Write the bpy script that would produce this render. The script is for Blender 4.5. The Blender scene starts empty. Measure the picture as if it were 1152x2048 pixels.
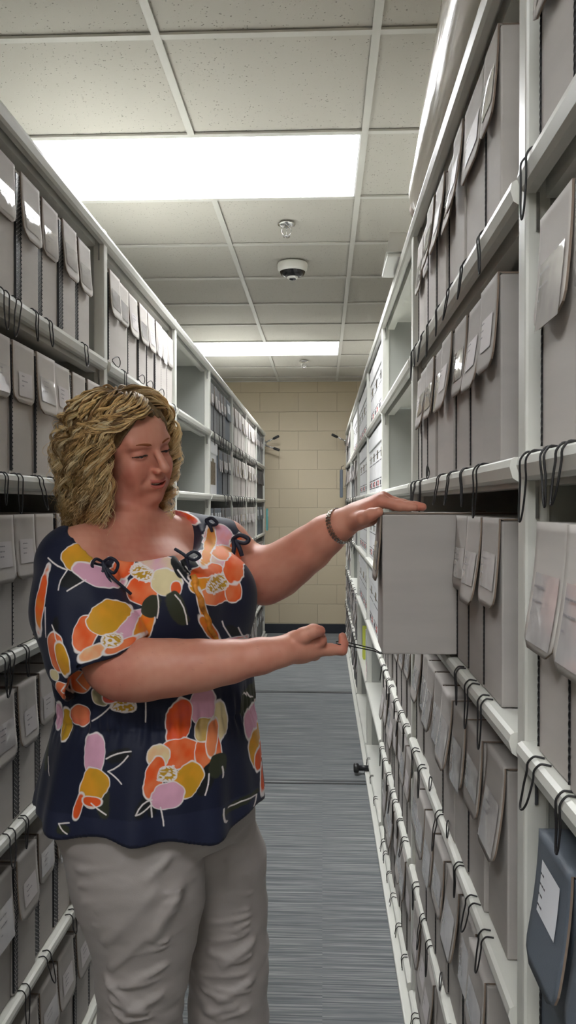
import bpy, bmesh, math, random
import numpy as np
from mathutils import Vector, Matrix

random.seed(7)
SC = bpy.context.scene
COL = SC.collection

# ------------------------------------------------------------------ camera
F_PX = 1640.0
YAW, PITCH = math.radians(2.41), math.radians(-0.49)
CAM = Vector((0.0, 0.0, 1.356))
cd = bpy.data.cameras.new('camera')
cam = bpy.data.objects.new('camera', cd)
COL.objects.link(cam)
cd.sensor_fit = 'VERTICAL'
cd.sensor_height = 36.0
cd.sensor_width = 36.0 * 1152 / 2048
cd.lens = 36.0 * F_PX / 2048
cd.clip_start = 0.02
cam.location = CAM
cam.rotation_euler = (math.pi / 2 + PITCH, 0, YAW)
SC.camera = cam

# ------------------------------------------------------------------ world, exposure
SC.view_settings.view_transform = 'Standard'
SC.view_settings.look = 'None'
SC.view_settings.exposure = 1.78
SC.view_settings.gamma = 1.0
SC.view_settings.use_curve_mapping = False
W = bpy.data.worlds.new('world')
SC.world = W
W.use_nodes = True
W.node_tree.nodes['Background'].inputs[0].default_value = (0.75, 0.8, 0.85, 1)
W.node_tree.nodes['Background'].inputs[1].default_value = 0.02
LAMP = 8.5             # strength of the troffer lenses
LAMP_NEAR = 6.8        # the troffers behind the camera
LAMP_SIDE = 4.2        # over the neighbouring aisles

# ------------------------------------------------------------------ helpers
_R = Vector((math.cos(YAW), math.sin(YAW), 0))
_F = Vector((-math.sin(YAW) * math.cos(PITCH), math.cos(YAW) * math.cos(PITCH), math.sin(PITCH)))
_U = _R.cross(_F)


def at(px, py, Y):
    """the point of the place at depth Y that a photo position looks at"""
    d = _F + _R * ((px - 576) / F_PX) - _U * ((py - 1024) / F_PX)
    return CAM + d * (Y / d.y)


def proj(P):
    """photo position of points (n,3)"""
    Q = P - np.array(CAM)
    r, u, f = Q @ np.array(_R), Q @ np.array(_U), Q @ np.array(_F)
    return 576 + F_PX * r / f, 1024 - F_PX * u / f


def srgb(r, g, b):
    f = lambda c: (c / 255 / 12.92) if c / 255 <= 0.04045 else ((c / 255 + 0.055) / 1.055) ** 2.4
    return (f(r), f(g), f(b))


def newmat(name, col=(0.5, 0.5, 0.5), rough=0.6, metal=0.0, spec=0.5):
    m = bpy.data.materials.new(name)
    m.use_nodes = True
    b = m.node_tree.nodes['Principled BSDF']
    b.inputs['Base Color'].default_value = (*col, 1)
    b.inputs['Roughness'].default_value = rough
    b.inputs['Metallic'].default_value = metal
    b.inputs['Specular IOR Level'].default_value = spec
    return m


def N(m, kind, **kw):
    n = m.node_tree.nodes.new(kind)
    for k, v in kw.items():
        if k.startswith('_'):
            setattr(n, k[1:], v)
        else:
            n.inputs[k.replace('_', ' ')].default_value = v
    return n


def L(m, a, b):
    m.node_tree.links.new(a, b)


def bsdf(m):
    return m.node_tree.nodes['Principled BSDF']


def grain(m, scale, amount, bump=0.0, bscale=None, stretch=(1, 1, 1)):
    """mottle of the surface colour plus a fine bump"""
    b = bsdf(m)
    c = tuple(b.inputs['Base Color'].default_value)[:3]
    tc = N(m, 'ShaderNodeTexCoord')
    mp = N(m, 'ShaderNodeMapping')
    mp.inputs['Scale'].default_value = stretch
    L(m, tc.outputs['Object'], mp.inputs['Vector'])
    nz = N(m, 'ShaderNodeTexNoise', Scale=scale, Detail=4.0)
    L(m, mp.outputs[0], nz.inputs['Vector'])
    r = N(m, 'ShaderNodeValToRGB')
    r.color_ramp.elements[0].position = 0.3
    r.color_ramp.elements[1].position = 0.7
    r.color_ramp.elements[0].color = (*[x * (1 - amount) for x in c], 1)
    r.color_ramp.elements[1].color = (*[min(1, x * (1 + amount)) for x in c], 1)
    L(m, nz.outputs['Fac'], r.inputs['Fac'])
    L(m, r.outputs[0], b.inputs['Base Color'])
    if bump:
        n2 = N(m, 'ShaderNodeTexNoise', Scale=bscale or scale * 4, Detail=2.0)
        L(m, mp.outputs[0], n2.inputs['Vector'])
        bp = N(m, 'ShaderNodeBump', Strength=bump, Distance=0.001)
        L(m, n2.outputs['Fac'], bp.inputs['Height'])
        L(m, bp.outputs[0], b.inputs['Normal'])
    return m


class MB:
    """collects shapes and links them as ONE mesh"""
    def __init__(s):
        s.v, s.f, s.m, s.sm = [], [], [], []
        s.mi = 0

    def add(s, vs, fs, smooth=False):
        o = len(s.v)
        s.v += [tuple(p) for p in vs]
        for f in fs:
            s.f.append(tuple(i + o for i in f))
            s.m.append(s.mi)
            s.sm.append(smooth)

    def box(s, x0, x1, y0, y1, z0, z1, M=None):
        vs = [(x, y, z) for x in (x0, x1) for y in (y0, y1) for z in (z0, z1)]
        if M is not None:
            vs = [M @ Vector(p) for p in vs]
        s.add(vs, [(0, 1, 3, 2), (4, 6, 7, 5), (0, 4, 5, 1), (2, 3, 7, 6), (0, 2, 6, 4), (1, 5, 7, 3)])

    def bbox(s, x0, x1, y0, y1, z0, z1, r=0.003, M=None):
        """box with rounded edges"""
        b = bmesh.new()
        bmesh.ops.create_cube(b, size=1)
        for v in b.verts:
            v.co = Vector(((x0 + x1) / 2 + v.co.x * (x1 - x0), (y0 + y1) / 2 + v.co.y * (y1 - y0), (z0 + z1) / 2 + v.co.z * (z1 - z0)))
        bmesh.ops.bevel(b, geom=b.edges[:], offset=r, segments=2, profile=0.6, affect='EDGES')
        b.verts.index_update()
        s.add([(M @ v.co if M is not None else v.co.copy()) for v in b.verts], [[v.index for v in f.verts] for f in b.faces])
        b.free()

    def prism(s, pts, y0, y1):
        """outline in x,z swept along y"""
        n = len(pts)
        s.add([(p[0], y0, p[1]) for p in pts] + [(p[0], y1, p[1]) for p in pts],
              [(i, (i + 1) % n, n + (i + 1) % n, n + i) for i in range(n)] + [tuple(range(n))[::-1], tuple(range(n, 2 * n))])

    def tube(s, path, r, seg=6, closed=False, caps=True):
        P = [Vector(p) for p in path]
        n = len(P)
        rs = r if isinstance(r, (list, tuple)) else [r] * n
        up = None
        vs, fs = [], []
        for i, p in enumerate(P):
            a = P[(i - 1) % n] if (closed or i) else p
            c = P[(i + 1) % n] if (closed or i < n - 1) else p
            t = (c - a).normalized()
            if up is None:
                up = Vector((0, 0, 1)) if abs(t.z) < 0.9 else Vector((1, 0, 0))
            u = (up - t * up.dot(t)).normalized()
            up = u
            w = t.cross(u)
            for k in range(seg):
                q = 2 * math.pi * k / seg
                vs.append(p + (u * math.cos(q) + w * math.sin(q)) * rs[i])
        m = n if closed else n - 1
        for i in range(m):
            j = (i + 1) % n
            for k in range(seg):
                k2 = (k + 1) % seg
                fs.append((i * seg + k, i * seg + k2, j * seg + k2, j * seg + k))
        if caps and not closed:
            fs.append(tuple(range(seg))[::-1])
            fs.append(tuple((n - 1) * seg + k for k in range(seg)))
        s.add(vs, fs, True)

    def lathe(s, prof, c=(0, 0, 0), seg=32, M=None):
        """profile of (radius, height) turned about z"""
        vs, fs = [], []
        for (r, z) in prof:
            for k in range(seg):
                q = 2 * math.pi * k / seg
                vs.append(Vector((r * math.cos(q), r * math.sin(q), z)))
        for i in range(len(prof) - 1):
            for k in range(seg):
                k2 = (k + 1) % seg
                fs.append((i * seg + k, i * seg + k2, (i + 1) * seg + k2, (i + 1) * seg + k))
        vs = [(M @ v if M is not None else v) + Vector(c) for v in vs]
        s.add(vs, fs, True)

    def mesh(s, name, mats):
        me = bpy.data.meshes.new(name)
        me.from_pydata([tuple(p) for p in s.v], [], s.f)
        for m in (mats if isinstance(mats, (list, tuple)) else [mats]):
            me.materials.append(m)
        me.polygons.foreach_set('material_index', s.m)
        me.polygons.foreach_set('use_smooth', s.sm)
        me.update()
        return me

    def build(s, name, mats, parent=None, loc=(0, 0, 0)):
        return link(name, s.mesh(name, mats), parent, loc)


def link(name, me, parent=None, loc=(0, 0, 0), rz=0.0):
    o = bpy.data.objects.new(name, me)
    COL.objects.link(o)
    o.parent = parent
    o.location = loc
    o.rotation_euler = (0, 0, rz)
    return o


def thing(name, label, cat, loc=(0, 0, 0), rz=0.0, group=None, me=None):
    o = link(name, me, None, loc, rz)
    o['label'] = label
    o['category'] = cat
    if group:
        o['group'] = group
    return o


def structure(o):
    o['kind'] = 'structure'
    return o

# ------------------------------------------------------------------ materials
M_METAL = grain(newmat('shelf_paint', srgb(208, 208, 200), 0.40), 6, 0.03)
M_PANEL = grain(newmat('shelf_panel_paint', srgb(160, 162, 156), 0.45), 5, 0.03)
M_DARKP = newmat('shelf_seam', (0.05, 0.05, 0.05), 0.6)
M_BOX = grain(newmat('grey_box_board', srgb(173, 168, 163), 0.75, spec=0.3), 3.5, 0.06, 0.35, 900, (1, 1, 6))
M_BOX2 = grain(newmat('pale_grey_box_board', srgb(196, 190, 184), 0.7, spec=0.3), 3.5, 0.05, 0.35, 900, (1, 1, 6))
M_BOXD = grain(newmat('dark_grey_box_board', srgb(128, 129, 130), 0.7, spec=0.3), 3.5, 0.06, 0.3, 900, (1, 1, 6))
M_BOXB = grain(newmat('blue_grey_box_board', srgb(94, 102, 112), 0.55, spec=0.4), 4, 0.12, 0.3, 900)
M_NAVYB = grain(newmat('navy_box_board', srgb(40, 46, 58), 0.55), 4, 0.1)
M_EDGE = newmat('raw_board_edge', srgb(128, 112, 98), 0.8)
M_BLACK = newmat('black_lacing', (0.012, 0.012, 0.014), 0.45)
M_CORD = newmat('black_elastic_cord', (0.012, 0.011, 0.012), 0.55)
M_PAPER = newmat('label_paper', srgb(206, 200, 199), 0.6)
M_PAPERW = newmat('white_label_paper', srgb(226, 228, 232), 0.55)
M_INK = newmat('label_ink', (0.06, 0.06, 0.07), 0.6)
M_INKG = newmat('faint_label_ink', (0.24, 0.23, 0.24), 0.6)
M_SLEEVE = newmat('clear_label_sleeve', srgb(206, 201, 200), 0.08)
bsdf(M_SLEEVE).inputs['Coat Weight'].default_value = 0.8
_b = N(M_SLEEVE, 'ShaderNodeTexNoise', Scale=28.0, Detail=1.0)
_tc = N(M_SLEEVE, 'ShaderNodeTexCoord')
L(M_SLEEVE, _tc.outputs['Object'], _b.inputs['Vector'])
_p = N(M_SLEEVE, 'ShaderNodeBump', Strength=0.5, Distance=0.004)
L(M_SLEEVE, _b.outputs['Fac'], _p.inputs['Height'])
L(M_SLEEVE, _p.outputs[0], bsdf(M_SLEEVE).inputs['Normal'])
M_WHITEBOX = grain(newmat('white_box_board', srgb(226, 226, 226), 0.6), 3, 0.03)
M_RED = newmat('red_print', srgb(190, 60, 50), 0.6)
M_YELLOW = newmat('yellow_card', srgb(214, 170, 50), 0.6)
M_ORANGEC = newmat('orange_card', srgb(214, 140, 80), 0.6)
M_PINK = newmat('pink_paper', srgb(236, 70, 150), 0.5)
M_LIME = newmat('lime_paper', srgb(206, 214, 90), 0.5)
M_TEAL = newmat('teal_card', srgb(90, 160, 160), 0.5)
M_BROWNP = grain(newmat('brown_picture_print', srgb(120, 104, 80), 0.7), 60, 0.5)
M_GRIP = newmat('black_grip', (0.015, 0.015, 0.015), 0.4)
M_CHROME = newmat('chrome', (0.7, 0.7, 0.7), 0.2, 1.0)
M_WHITEP = newmat('white_plastic', srgb(232, 232, 228), 0.4)
M_BLACKG = newmat('black_glossy', (0.01, 0.01, 0.012), 0.12)

# ceiling board with pits
M_CEIL = newmat('acoustic_board', srgb(194, 191, 183), 0.85, spec=0.2)
tc = N(M_CEIL, 'ShaderNodeTexCoord')
v1 = N(M_CEIL, 'ShaderNodeTexVoronoi', Scale=95.0)
L(M_CEIL, tc.outputs['Object'], v1.inputs['Vector'])
n1 = N(M_CEIL, 'ShaderNodeTexNoise', Scale=50.0, Detail=3.0)
L(M_CEIL, tc.outputs['Object'], n1.inputs['Vector'])
mx = N(M_CEIL, 'ShaderNodeMath', _operation='MULTIPLY')
r1 = N(M_CEIL, 'ShaderNodeValToRGB')
r1.color_ramp.elements[0].position = 0.10
r1.color_ramp.elements[1].position = 0.26
L(M_CEIL, v1.outputs['Distance'], r1.inputs['Fac'])
r2 = N(M_CEIL, 'ShaderNodeValToRGB')
r2.color_ramp.elements[0].position = 0.50
r2.color_ramp.elements[0].color = (1, 1, 1, 1)
r2.color_ramp.elements[1].position = 0.60
r2.color_ramp.elements[1].color = (0, 0, 0, 1)
L(M_CEIL, n1.outputs['Fac'], r2.inputs['Fac'])
mm = N(M_CEIL, 'ShaderNodeMath', _operation='MAXIMUM')
L(M_CEIL, r1.outputs[0], mm.inputs[0])
L(M_CEIL, r2.outputs[0], mm.inputs[1])
mc = N(M_CEIL, 'ShaderNodeMix', _data_type='RGBA')
mc.inputs['A'].default_value = (*srgb(132, 128, 120), 1)
mc.inputs['B'].default_value = (*srgb(194, 191, 183), 1)
L(M_CEIL, mm.outputs[0], mc.inputs['Factor'])
L(M_CEIL, mc.outputs['Result'], bsdf(M_CEIL).inputs['Base Color'])
bp = N(M_CEIL, 'ShaderNodeBump', Strength=0.6, Distance=0.003)
L(M_CEIL, mm.outputs[0], bp.inputs['Height'])
L(M_CEIL, bp.outputs[0], bsdf(M_CEIL).inputs['Normal'])
M_GRID = newmat('ceiling_grid_paint', srgb(204, 203, 197), 0.5)

# painted concrete block
M_WALL = newmat('painted_block', srgb(196, 186, 160), 0.55)
tc = N(M_WALL, 'ShaderNodeTexCoord')
sx = N(M_WALL, 'ShaderNodeSeparateXYZ')
L(M_WALL, tc.outputs['Object'], sx.inputs[0])
ad = N(M_WALL, 'ShaderNodeMath', _operation='ADD')
L(M_WALL, sx.outputs[0], ad.inputs[0])
L(M_WALL, sx.outputs[1], ad.inputs[1])
cx = N(M_WALL, 'ShaderNodeCombineXYZ')
L(M_WALL, ad.outputs[0], cx.inputs[0])
L(M_WALL, sx.outputs[2], cx.inputs[1])
mp = N(M_WALL, 'ShaderNodeMapping')
mp.inputs['Location'].default_value = (0.13, -0.105, 0)
L(M_WALL, cx.outputs[0], mp.inputs['Vector'])
bk = N(M_WALL, 'ShaderNodeTexBrick', Scale=1.0)
bk.inputs['Brick Width'].default_value = 0.4064
bk.inputs['Row Height'].default_value = 0.2032
bk.inputs['Mortar Size'].default_value = 0.004
bk.inputs['Mortar Smooth'].default_value = 0.4
bk.inputs['Color1'].default_value = (*srgb(194, 181, 155), 1)
bk.inputs['Color2'].default_value = (*srgb(190, 177, 151), 1)
bk.inputs['Mortar'].default_value = (*srgb(176, 164, 140), 1)
L(M_WALL, mp.outputs[0], bk.inputs['Vector'])
L(M_WALL, bk.outputs['Color'], bsdf(M_WALL).inputs['Base Color'])
nz = N(M_WALL, 'ShaderNodeTexNoise', Scale=120.0, Detail=3.0)
L(M_WALL, tc.outputs['Object'], nz.inputs['Vector'])
ml = N(M_WALL, 'ShaderNodeMath', _operation='MULTIPLY_ADD')
ml.inputs[1].default_value = 0.12
L(M_WALL, nz.outputs['Fac'], ml.inputs[0])
iv = N(M_WALL, 'ShaderNodeMath', _operation='SUBTRACT')
iv.inputs[0].default_value = 1.0
L(M_WALL, bk.outputs['Fac'], iv.inputs[1])
L(M_WALL, iv.outputs[0], ml.inputs[2])
bp = N(M_WALL, 'ShaderNodeBump', Strength=0.7, Distance=0.005)
L(M_WALL, ml.outputs[0], bp.inputs['Height'])
L(M_WALL, bp.outputs[0], bsdf(M_WALL).inputs['Normal'])
M_BASE = newmat('dark_rubber_base', srgb(38, 42, 50), 0.5)

# carpet: fine streaks across the aisle
M_CARPET = newmat('streaked_carpet', srgb(100, 106, 112), 0.95, spec=0.1)
tc = N(M_CARPET, 'ShaderNodeTexCoord')
sx = N(M_CARPET, 'ShaderNodeSeparateXYZ')
L(M_CARPET, tc.outputs['Object'], sx.inputs[0])
fl = N(M_CARPET, 'ShaderNodeMath', _operation='SNAP')   # each tile column shifts its streaks
fl.inputs[1].default_value = 0.61
L(M_CARPET, sx.outputs[0], fl.inputs[0])
of = N(M_CARPET, 'ShaderNodeMath', _operation='MULTIPLY_ADD')
of.inputs[1].default_value = 7.3
L(M_CARPET, fl.outputs[0], of.inputs[0])
L(M_CARPET, sx.outputs[1], of.inputs[2])
cx = N(M_CARPET, 'ShaderNodeCombineXYZ')
L(M_CARPET, sx.outputs[0], cx.inputs[0])
L(M_CARPET, of.outputs[0], cx.inputs[1])
mp = N(M_CARPET, 'ShaderNodeMapping')
mp.inputs['Scale'].default_value = (2.2, 130, 1)
L(M_CARPET, cx.outputs[0], mp.inputs['Vector'])
nz = N(M_CARPET, 'ShaderNodeTexNoise', Scale=1.0, Detail=4.0, Roughness=0.7)
L(M_CARPET, mp.outputs[0], nz.inputs['Vector'])
rp = N(M_CARPET, 'ShaderNodeValToRGB')
e = rp.color_ramp.elements
e[0].position, e[0].color = 0.30, (*srgb(82, 85, 88), 1)
e[1].position, e[1].color = 0.72, (*srgb(172, 174, 171), 1)
k = e.new(0.48); k.color = (*srgb(112, 115, 117), 1)
k = e.new(0.57); k.color = (*srgb(134, 136, 135), 1)
L(M_CARPET, nz.outputs['Fac'], rp.inputs['Fac'])
L(M_CARPET, rp.outputs[0], bsdf(M_CARPET).inputs['Base Color'])
bp = N(M_CARPET, 'ShaderNodeBump', Strength=0.5, Distance=0.003)
L(M_CARPET, nz.outputs['Fac'], bp.inputs['Height'])
L(M_CARPET, bp.outputs[0], bsdf(M_CARPET).inputs['Normal'])

# ------------------------------------------------------------------ the room
H = 2.659
WALL_Y = 8.66
RX0, RX1, RY0 = -3.3, 2.95, -3.6
b = MB(); b.box(RX0 - 0.1, RX1 + 0.1, RY0 - 0.1, WALL_Y + 0.1, -0.1, 0.0)
structure(b.build('floor', M_CARPET))
b = MB(); b.box(RX0, RX1, WALL_Y, WALL_Y + 0.1, 0, H)
structure(b.build('wall_back', M_WALL))
b = MB(); b.box(RX0, RX1, RY0 - 0.1, RY0, 0, H)
structure(b.build('wall_front', M_WALL))
b = MB(); b.box(RX0 - 0.1, RX0, RY0 - 0.1, WALL_Y + 0.1, 0, H)
structure(b.build('wall_left', M_WALL))
b = MB(); b.box(RX1, RX1 + 0.1, RY0 - 0.1, WALL_Y + 0.1, 0, H)
structure(b.build('wall_right', M_WALL))
b = MB(); b.bbox(RX0, RX1, WALL_Y - 0.008, WALL_Y + 0.002, 0, 0.10, 0.003)
structure(b.build('baseboard_back', M_BASE))
# mobile shelving rails let into the carpet, running across the aisle
for yr in (0.15, 2.07, 4.0, 5.93, 7.85):
    b = MB()
    for d in (-0.018, 0.018):
        b.box(RX0 + 0.3, RX1 - 0.3, yr + d - 0.006, yr + d + 0.006, -0.002, 0.003)
    b.mi = 1
    b.box(RX0 + 0.3, RX1 - 0.3, yr - 0.011, yr + 0.011, -0.002, 0.002)
    o = b.build('trim_1', [M_BLACK, M_CARPET]); structure(o)

# ceiling: boards on a square grid with openings for the troffers
T = 0.6096
GX0, GY0 = 0.1475, 2.895 - 0.012           # a grid line crossing
troffers = []                                 # (i, j) lower-left tile, two tiles wide
for jy, st in ((-6, LAMP_NEAR), (0, LAMP), (6, LAMP), (-10, LAMP_NEAR)):
    for ix in (-2, 2, -6):
        if RX0 < GX0 + ix * T and GX0 + (ix + 2) * T < RX1 + 0.1:
            troffers.append((ix, jy, st if ix == -2 else LAMP_SIDE))
hole = {(i + a, j) for (i, j, _) in troffers for a in (0, 1)}
b = MB(); g = MB()
i0, i1 = math.floor((RX0 - GX0) / T), math.ceil((RX1 - GX0) / T)
j0, j1 = math.floor((RY0 - GY0) / T), math.ceil((WALL_Y - GY0) / T)
for i in range(i0, i1):
    for j in range(j0, j1):
        if (i, j) in hole:
            continue
        x0, x1 = max(RX0, GX0 + i * T), min(RX1, GX0 + (i + 1) * T)
        y0, y1 = max(RY0, GY0 + j * T), min(WALL_Y, GY0 + (j + 1) * T)
        if x1 - x0 < 0.02 or y1 - y0 < 0.02:
            continue
        b.box(x0 + 0.006, x1 - 0.006, y0 + 0.006, y1 - 0.006, H + 0.006, H + 0.018)
b.box(RX0 - 0.1, RX1 + 0.1, RY0 - 0.1, WALL_Y + 0.1, H + 0.30, H + 0.34)
structure(b.build('ceiling', M_CEIL))
for i in range(i0, i1 + 1):
    x = GX0 + i * T
    if not (RX0 < x < RX1):
        continue
    for j in range(j0, j1):
        y0, y1 = max(RY0, GY0 + j * T), min(WALL_Y, GY0 + (j + 1) * T)
        if (i - 1, j) in hole and (i, j) in hole:
            continue
        g.box(x - 0.012, x + 0.012, y0, y1, H - 0.004, H + 0.0)
        g.box(x - 0.002, x + 0.002, y0, y1, H + 0.004, H + 0.03)
for j in range(j0, j1 + 1):
    y = GY0 + j * T
    if not (RY0 < y < WALL_Y):
        continue
    g.box(RX0, RX1, y - 0.012, y + 0.012, H - 0.0035, H + 0.0035)
    g.box(RX0, RX1, y - 0.002, y + 0.002, H + 0.0035, H + 0.03)
g.box(RX0, RX1, WALL_Y - 0.02, WALL_Y, H - 0.004, H + 0.004)
structure(g.build('trim_2', M_GRID))

# recessed troffers
for (i, j, st) in troffers:
    x0, y0 = GX0 + i * T + 0.012, GY0 + j * T + 0.012
    x1, y1 = GX0 + (i + 2) * T - 0.012, GY0 + (j + 1) * T - 0.012
    D = 0.135
    lab = 'recessed fluorescent ceiling troffer over the aisle, nearer the camera' if (j == 0 and i == -2) else \
          'recessed fluorescent ceiling troffer over the aisle, near the block wall' if (j == 6 and i == -2) else \
          'recessed fluorescent ceiling troffer over a neighbouring aisle or behind the camera'
    t = thing('ceiling_light', lab, 'ceiling light', ((x0 + x1) / 2, (y0 + y1) / 2, H), group='recessed troffers out of sight' if 'neigh' in lab else None)
    cx_, cy_ = (x1 - x0) / 2, (y1 - y0) / 2
    m = MB()
    for (a, b_, c, d) in ((-cx_, -cx_ + 0.006, -cy_, cy_), (cx_ - 0.006, cx_, -cy_, cy_), (-cx_, cx_, -cy_, -cy_ + 0.006), (-cx_, cx_, cy_ - 0.006, cy_)):
        m.box(a, b_, c, d, -0.002, D)
    m.box(-cx_, cx_, -cy_, cy_, D + 0.02, D + 0.025)
    mh = bpy.data.materials.get('troffer_white') or newmat('troffer_white', (0.9, 0.9, 0.9), 0.35)
    m.build('housing', mh, t)
    mat = newmat('lit_lens_%d_%d' % (i, j), (0.9, 0.9, 0.9), 0.4)
    bsdf(mat).inputs['Emission Color'].default_value = (0.97, 0.985, 1.0, 1)
    bsdf(mat).inputs['Emission Strength'].default_value = st
    m = MB(); m.box(-cx_ + 0.006, cx_ - 0.006, -cy_ + 0.006, cy_ - 0.006, D, D + 0.006)
    m.build('lens', mat, t)

# ------------------------------------------------------------------ shelving units
LEV = [0.055, 0.395, 0.735, 1.075, 1.415, 1.755, 2.10]
XR, XL, DEP = 0.24, -0.597, 0.43
RP = [-0.20, 0.985, 2.20, 3.33, 4.45, 5.65, 7.0, 8.40]     # near faces of the right posts
LP_ = [-0.05, 1.10, 2.225, 3.31, 4.33, 5.42, 6.42, 7.42, 8.45]
PW = 0.036


def shelving(side, posts, label):
    s = 1 if side == 'right' else -1
    X = XR if side == 'right' else XL
    root = thing('shelving_unit', label, 'shelves', (X, 0, 0))
    y0, y1 = posts[0], posts[-1] + PW
    prev = None
    for k, p in enumerate(posts):
        m = MB()
        xa, xb = sorted((0, s * 0.030))
        m.bbox(xa, xb, p, p + PW, 0.03, 2.112, 0.004)
        m.mi = 2
        xa, xb = sorted((s * 0.028, s * DEP))
        m.box(xa, xb, p + 0.003, p + PW - 0.003, 0.03, 2.110)
        m.mi = 1
        for z in LEV[1:]:
            a, b_ = sorted((s * 0.012, s * 0.016))
            for yy in ((p + PW, p + PW + 0.003), (p - 0.003, p)):
                m.box(a, b_, yy[0], yy[1], z - 0.075, z - 0.03)
        m.build('upright', [M_METAL, M_CHROME, M_PANEL], root)
    for k in range(len(posts) - 1):
        a, c = posts[k] + PW, posts[k + 1]
        for li, z in enumerate(LEV):
            top = li == len(LEV) - 1
            m = MB()
            # rolled front lip: rounded top edge, short return underneath
            pr = [(0.0, -0.030), (-0.006, -0.026), (-0.010, -0.012), (-0.008, -0.003), (-0.003, 0.0), (DEP, 0.0), (DEP, -0.006), (0.050, -0.006), (0.050, -0.036), (0.024, -0.036), (0.024, -0.006), (0.012, -0.006), (0.012, -0.030)]
            m.prism([(s * q[0], z + q[1]) for q in (pr if s > 0 else pr[::-1])], a if not top else a - PW / 2, c if not top else c + PW / 2)
            m.mi = 1
            x_, y_ = sorted((s * 0.0455, s * 0.047))
            m.build('shelf' if not top else 'canopy', [M_METAL, M_DARKP], root)
    m = MB()
    xa, xb = sorted((s * (DEP + 0.001), s * (DEP + 0.008)))
    m.box(xa, xb, y0, y1, 0.03, 2.10)
    m.build('back_panel', M_PANEL, root)
    m = MB()
    xa, xb = sorted((s * 0.012, s * DEP))
    m.box(xa, xb, y0, y1, 0.012, 0.03)
    xa, xb = sorted((-s * 0.028, s * 0.012))
    m.bbox(xa, xb, y0, y1, 0.004, 0.020, 0.004)
    m.build('carriage', M_METAL, root)
    # the far half of the double-faced carriage, closed
    return root


shelving('left', LP_, 'grey steel mobile shelving unit behind the woman, full of grey boxes')
shelving('right', RP, 'grey steel mobile shelving unit the woman is pulling a box from')

# ------------------------------------------------------------------ archive boxes
BH, BD = 0.257, 0.385


def flap_mesh(w, mat, flare, h, cut=0.0):
    """lid front: comes over the top edge, hangs down and springs outward, round lower corners"""
    n, q = 14, 10
    th = 0.0025
    hw = w / 2 - 0.0035 - cut / 2
    yo = cut / 2
    rr = 0.024 if w > 0.09 else 0.014
    rows = [[(x, -hw + 2 * hw * j / q, BH + 0.0035) for j in range(q + 1)] for x in (-BD + 0.004, -0.2, -0.004)]
    n += 3
    for i in range(n - 2):
        d = h * i / (n - 3)
        zz = BH + 0.0035 - d
        xx = 0.0035 + flare * (d / h) ** 1.7
        if d > h - rr:
            t = (d - (h - rr)) / rr
            hwi = hw - rr + rr * math.sqrt(max(0, 1 - t * t))
        else:
            hwi = hw
        rows.append([(xx, -hwi + 2 * hwi * j / q, zz) for j in range(q + 1)])
    m = MB()
    vs = [(p[0], p[1] + yo, p[2]) for r in rows for p in r]
    back = [(x - th, y, z) if x > 0.002 else (x, y, z - th) for (x, y, z) in vs]
    K = len(vs)
    F = []
    for i in range(n):
        for j in range(q):
            a = i * (q + 1) + j
            F.append((a, a + q + 1, a + q + 2, a + 1))
            F.append((K + a, K + a + 1, K + a + q + 2, K + a + q + 1))
    m.add(vs + back, F, True)
    E = []
    for i in range(n):
        a = i * (q + 1); c = a + q
        E.append((a, K + a, K + a + q + 1, a + q + 1))
        E.append((c, c + q + 1, K + c + q + 1, K + c))
    for j in range(q):
        a = n * (q + 1) + j
        E.append((a, K + a, K + a + 1, a + 1))
        E.append((j, j + 1, K + j + 1, K + j))
    m.add([(0, 0, 0)], [])
    off = len(m.v) - 1 - 2 * K
    m.mi = 1
    m.f += [tuple(i + off for i in e) for e in E]
    m.m += [1] * len(E); m.sm += [False] * len(E)
    return m.mesh('lid_flap', [mat, M_EDGE])


def on_flap(flare, h, z):
    d = BH + 0.0035 - z
    return 0.0035 + flare * (d / h) ** 1.7


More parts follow.
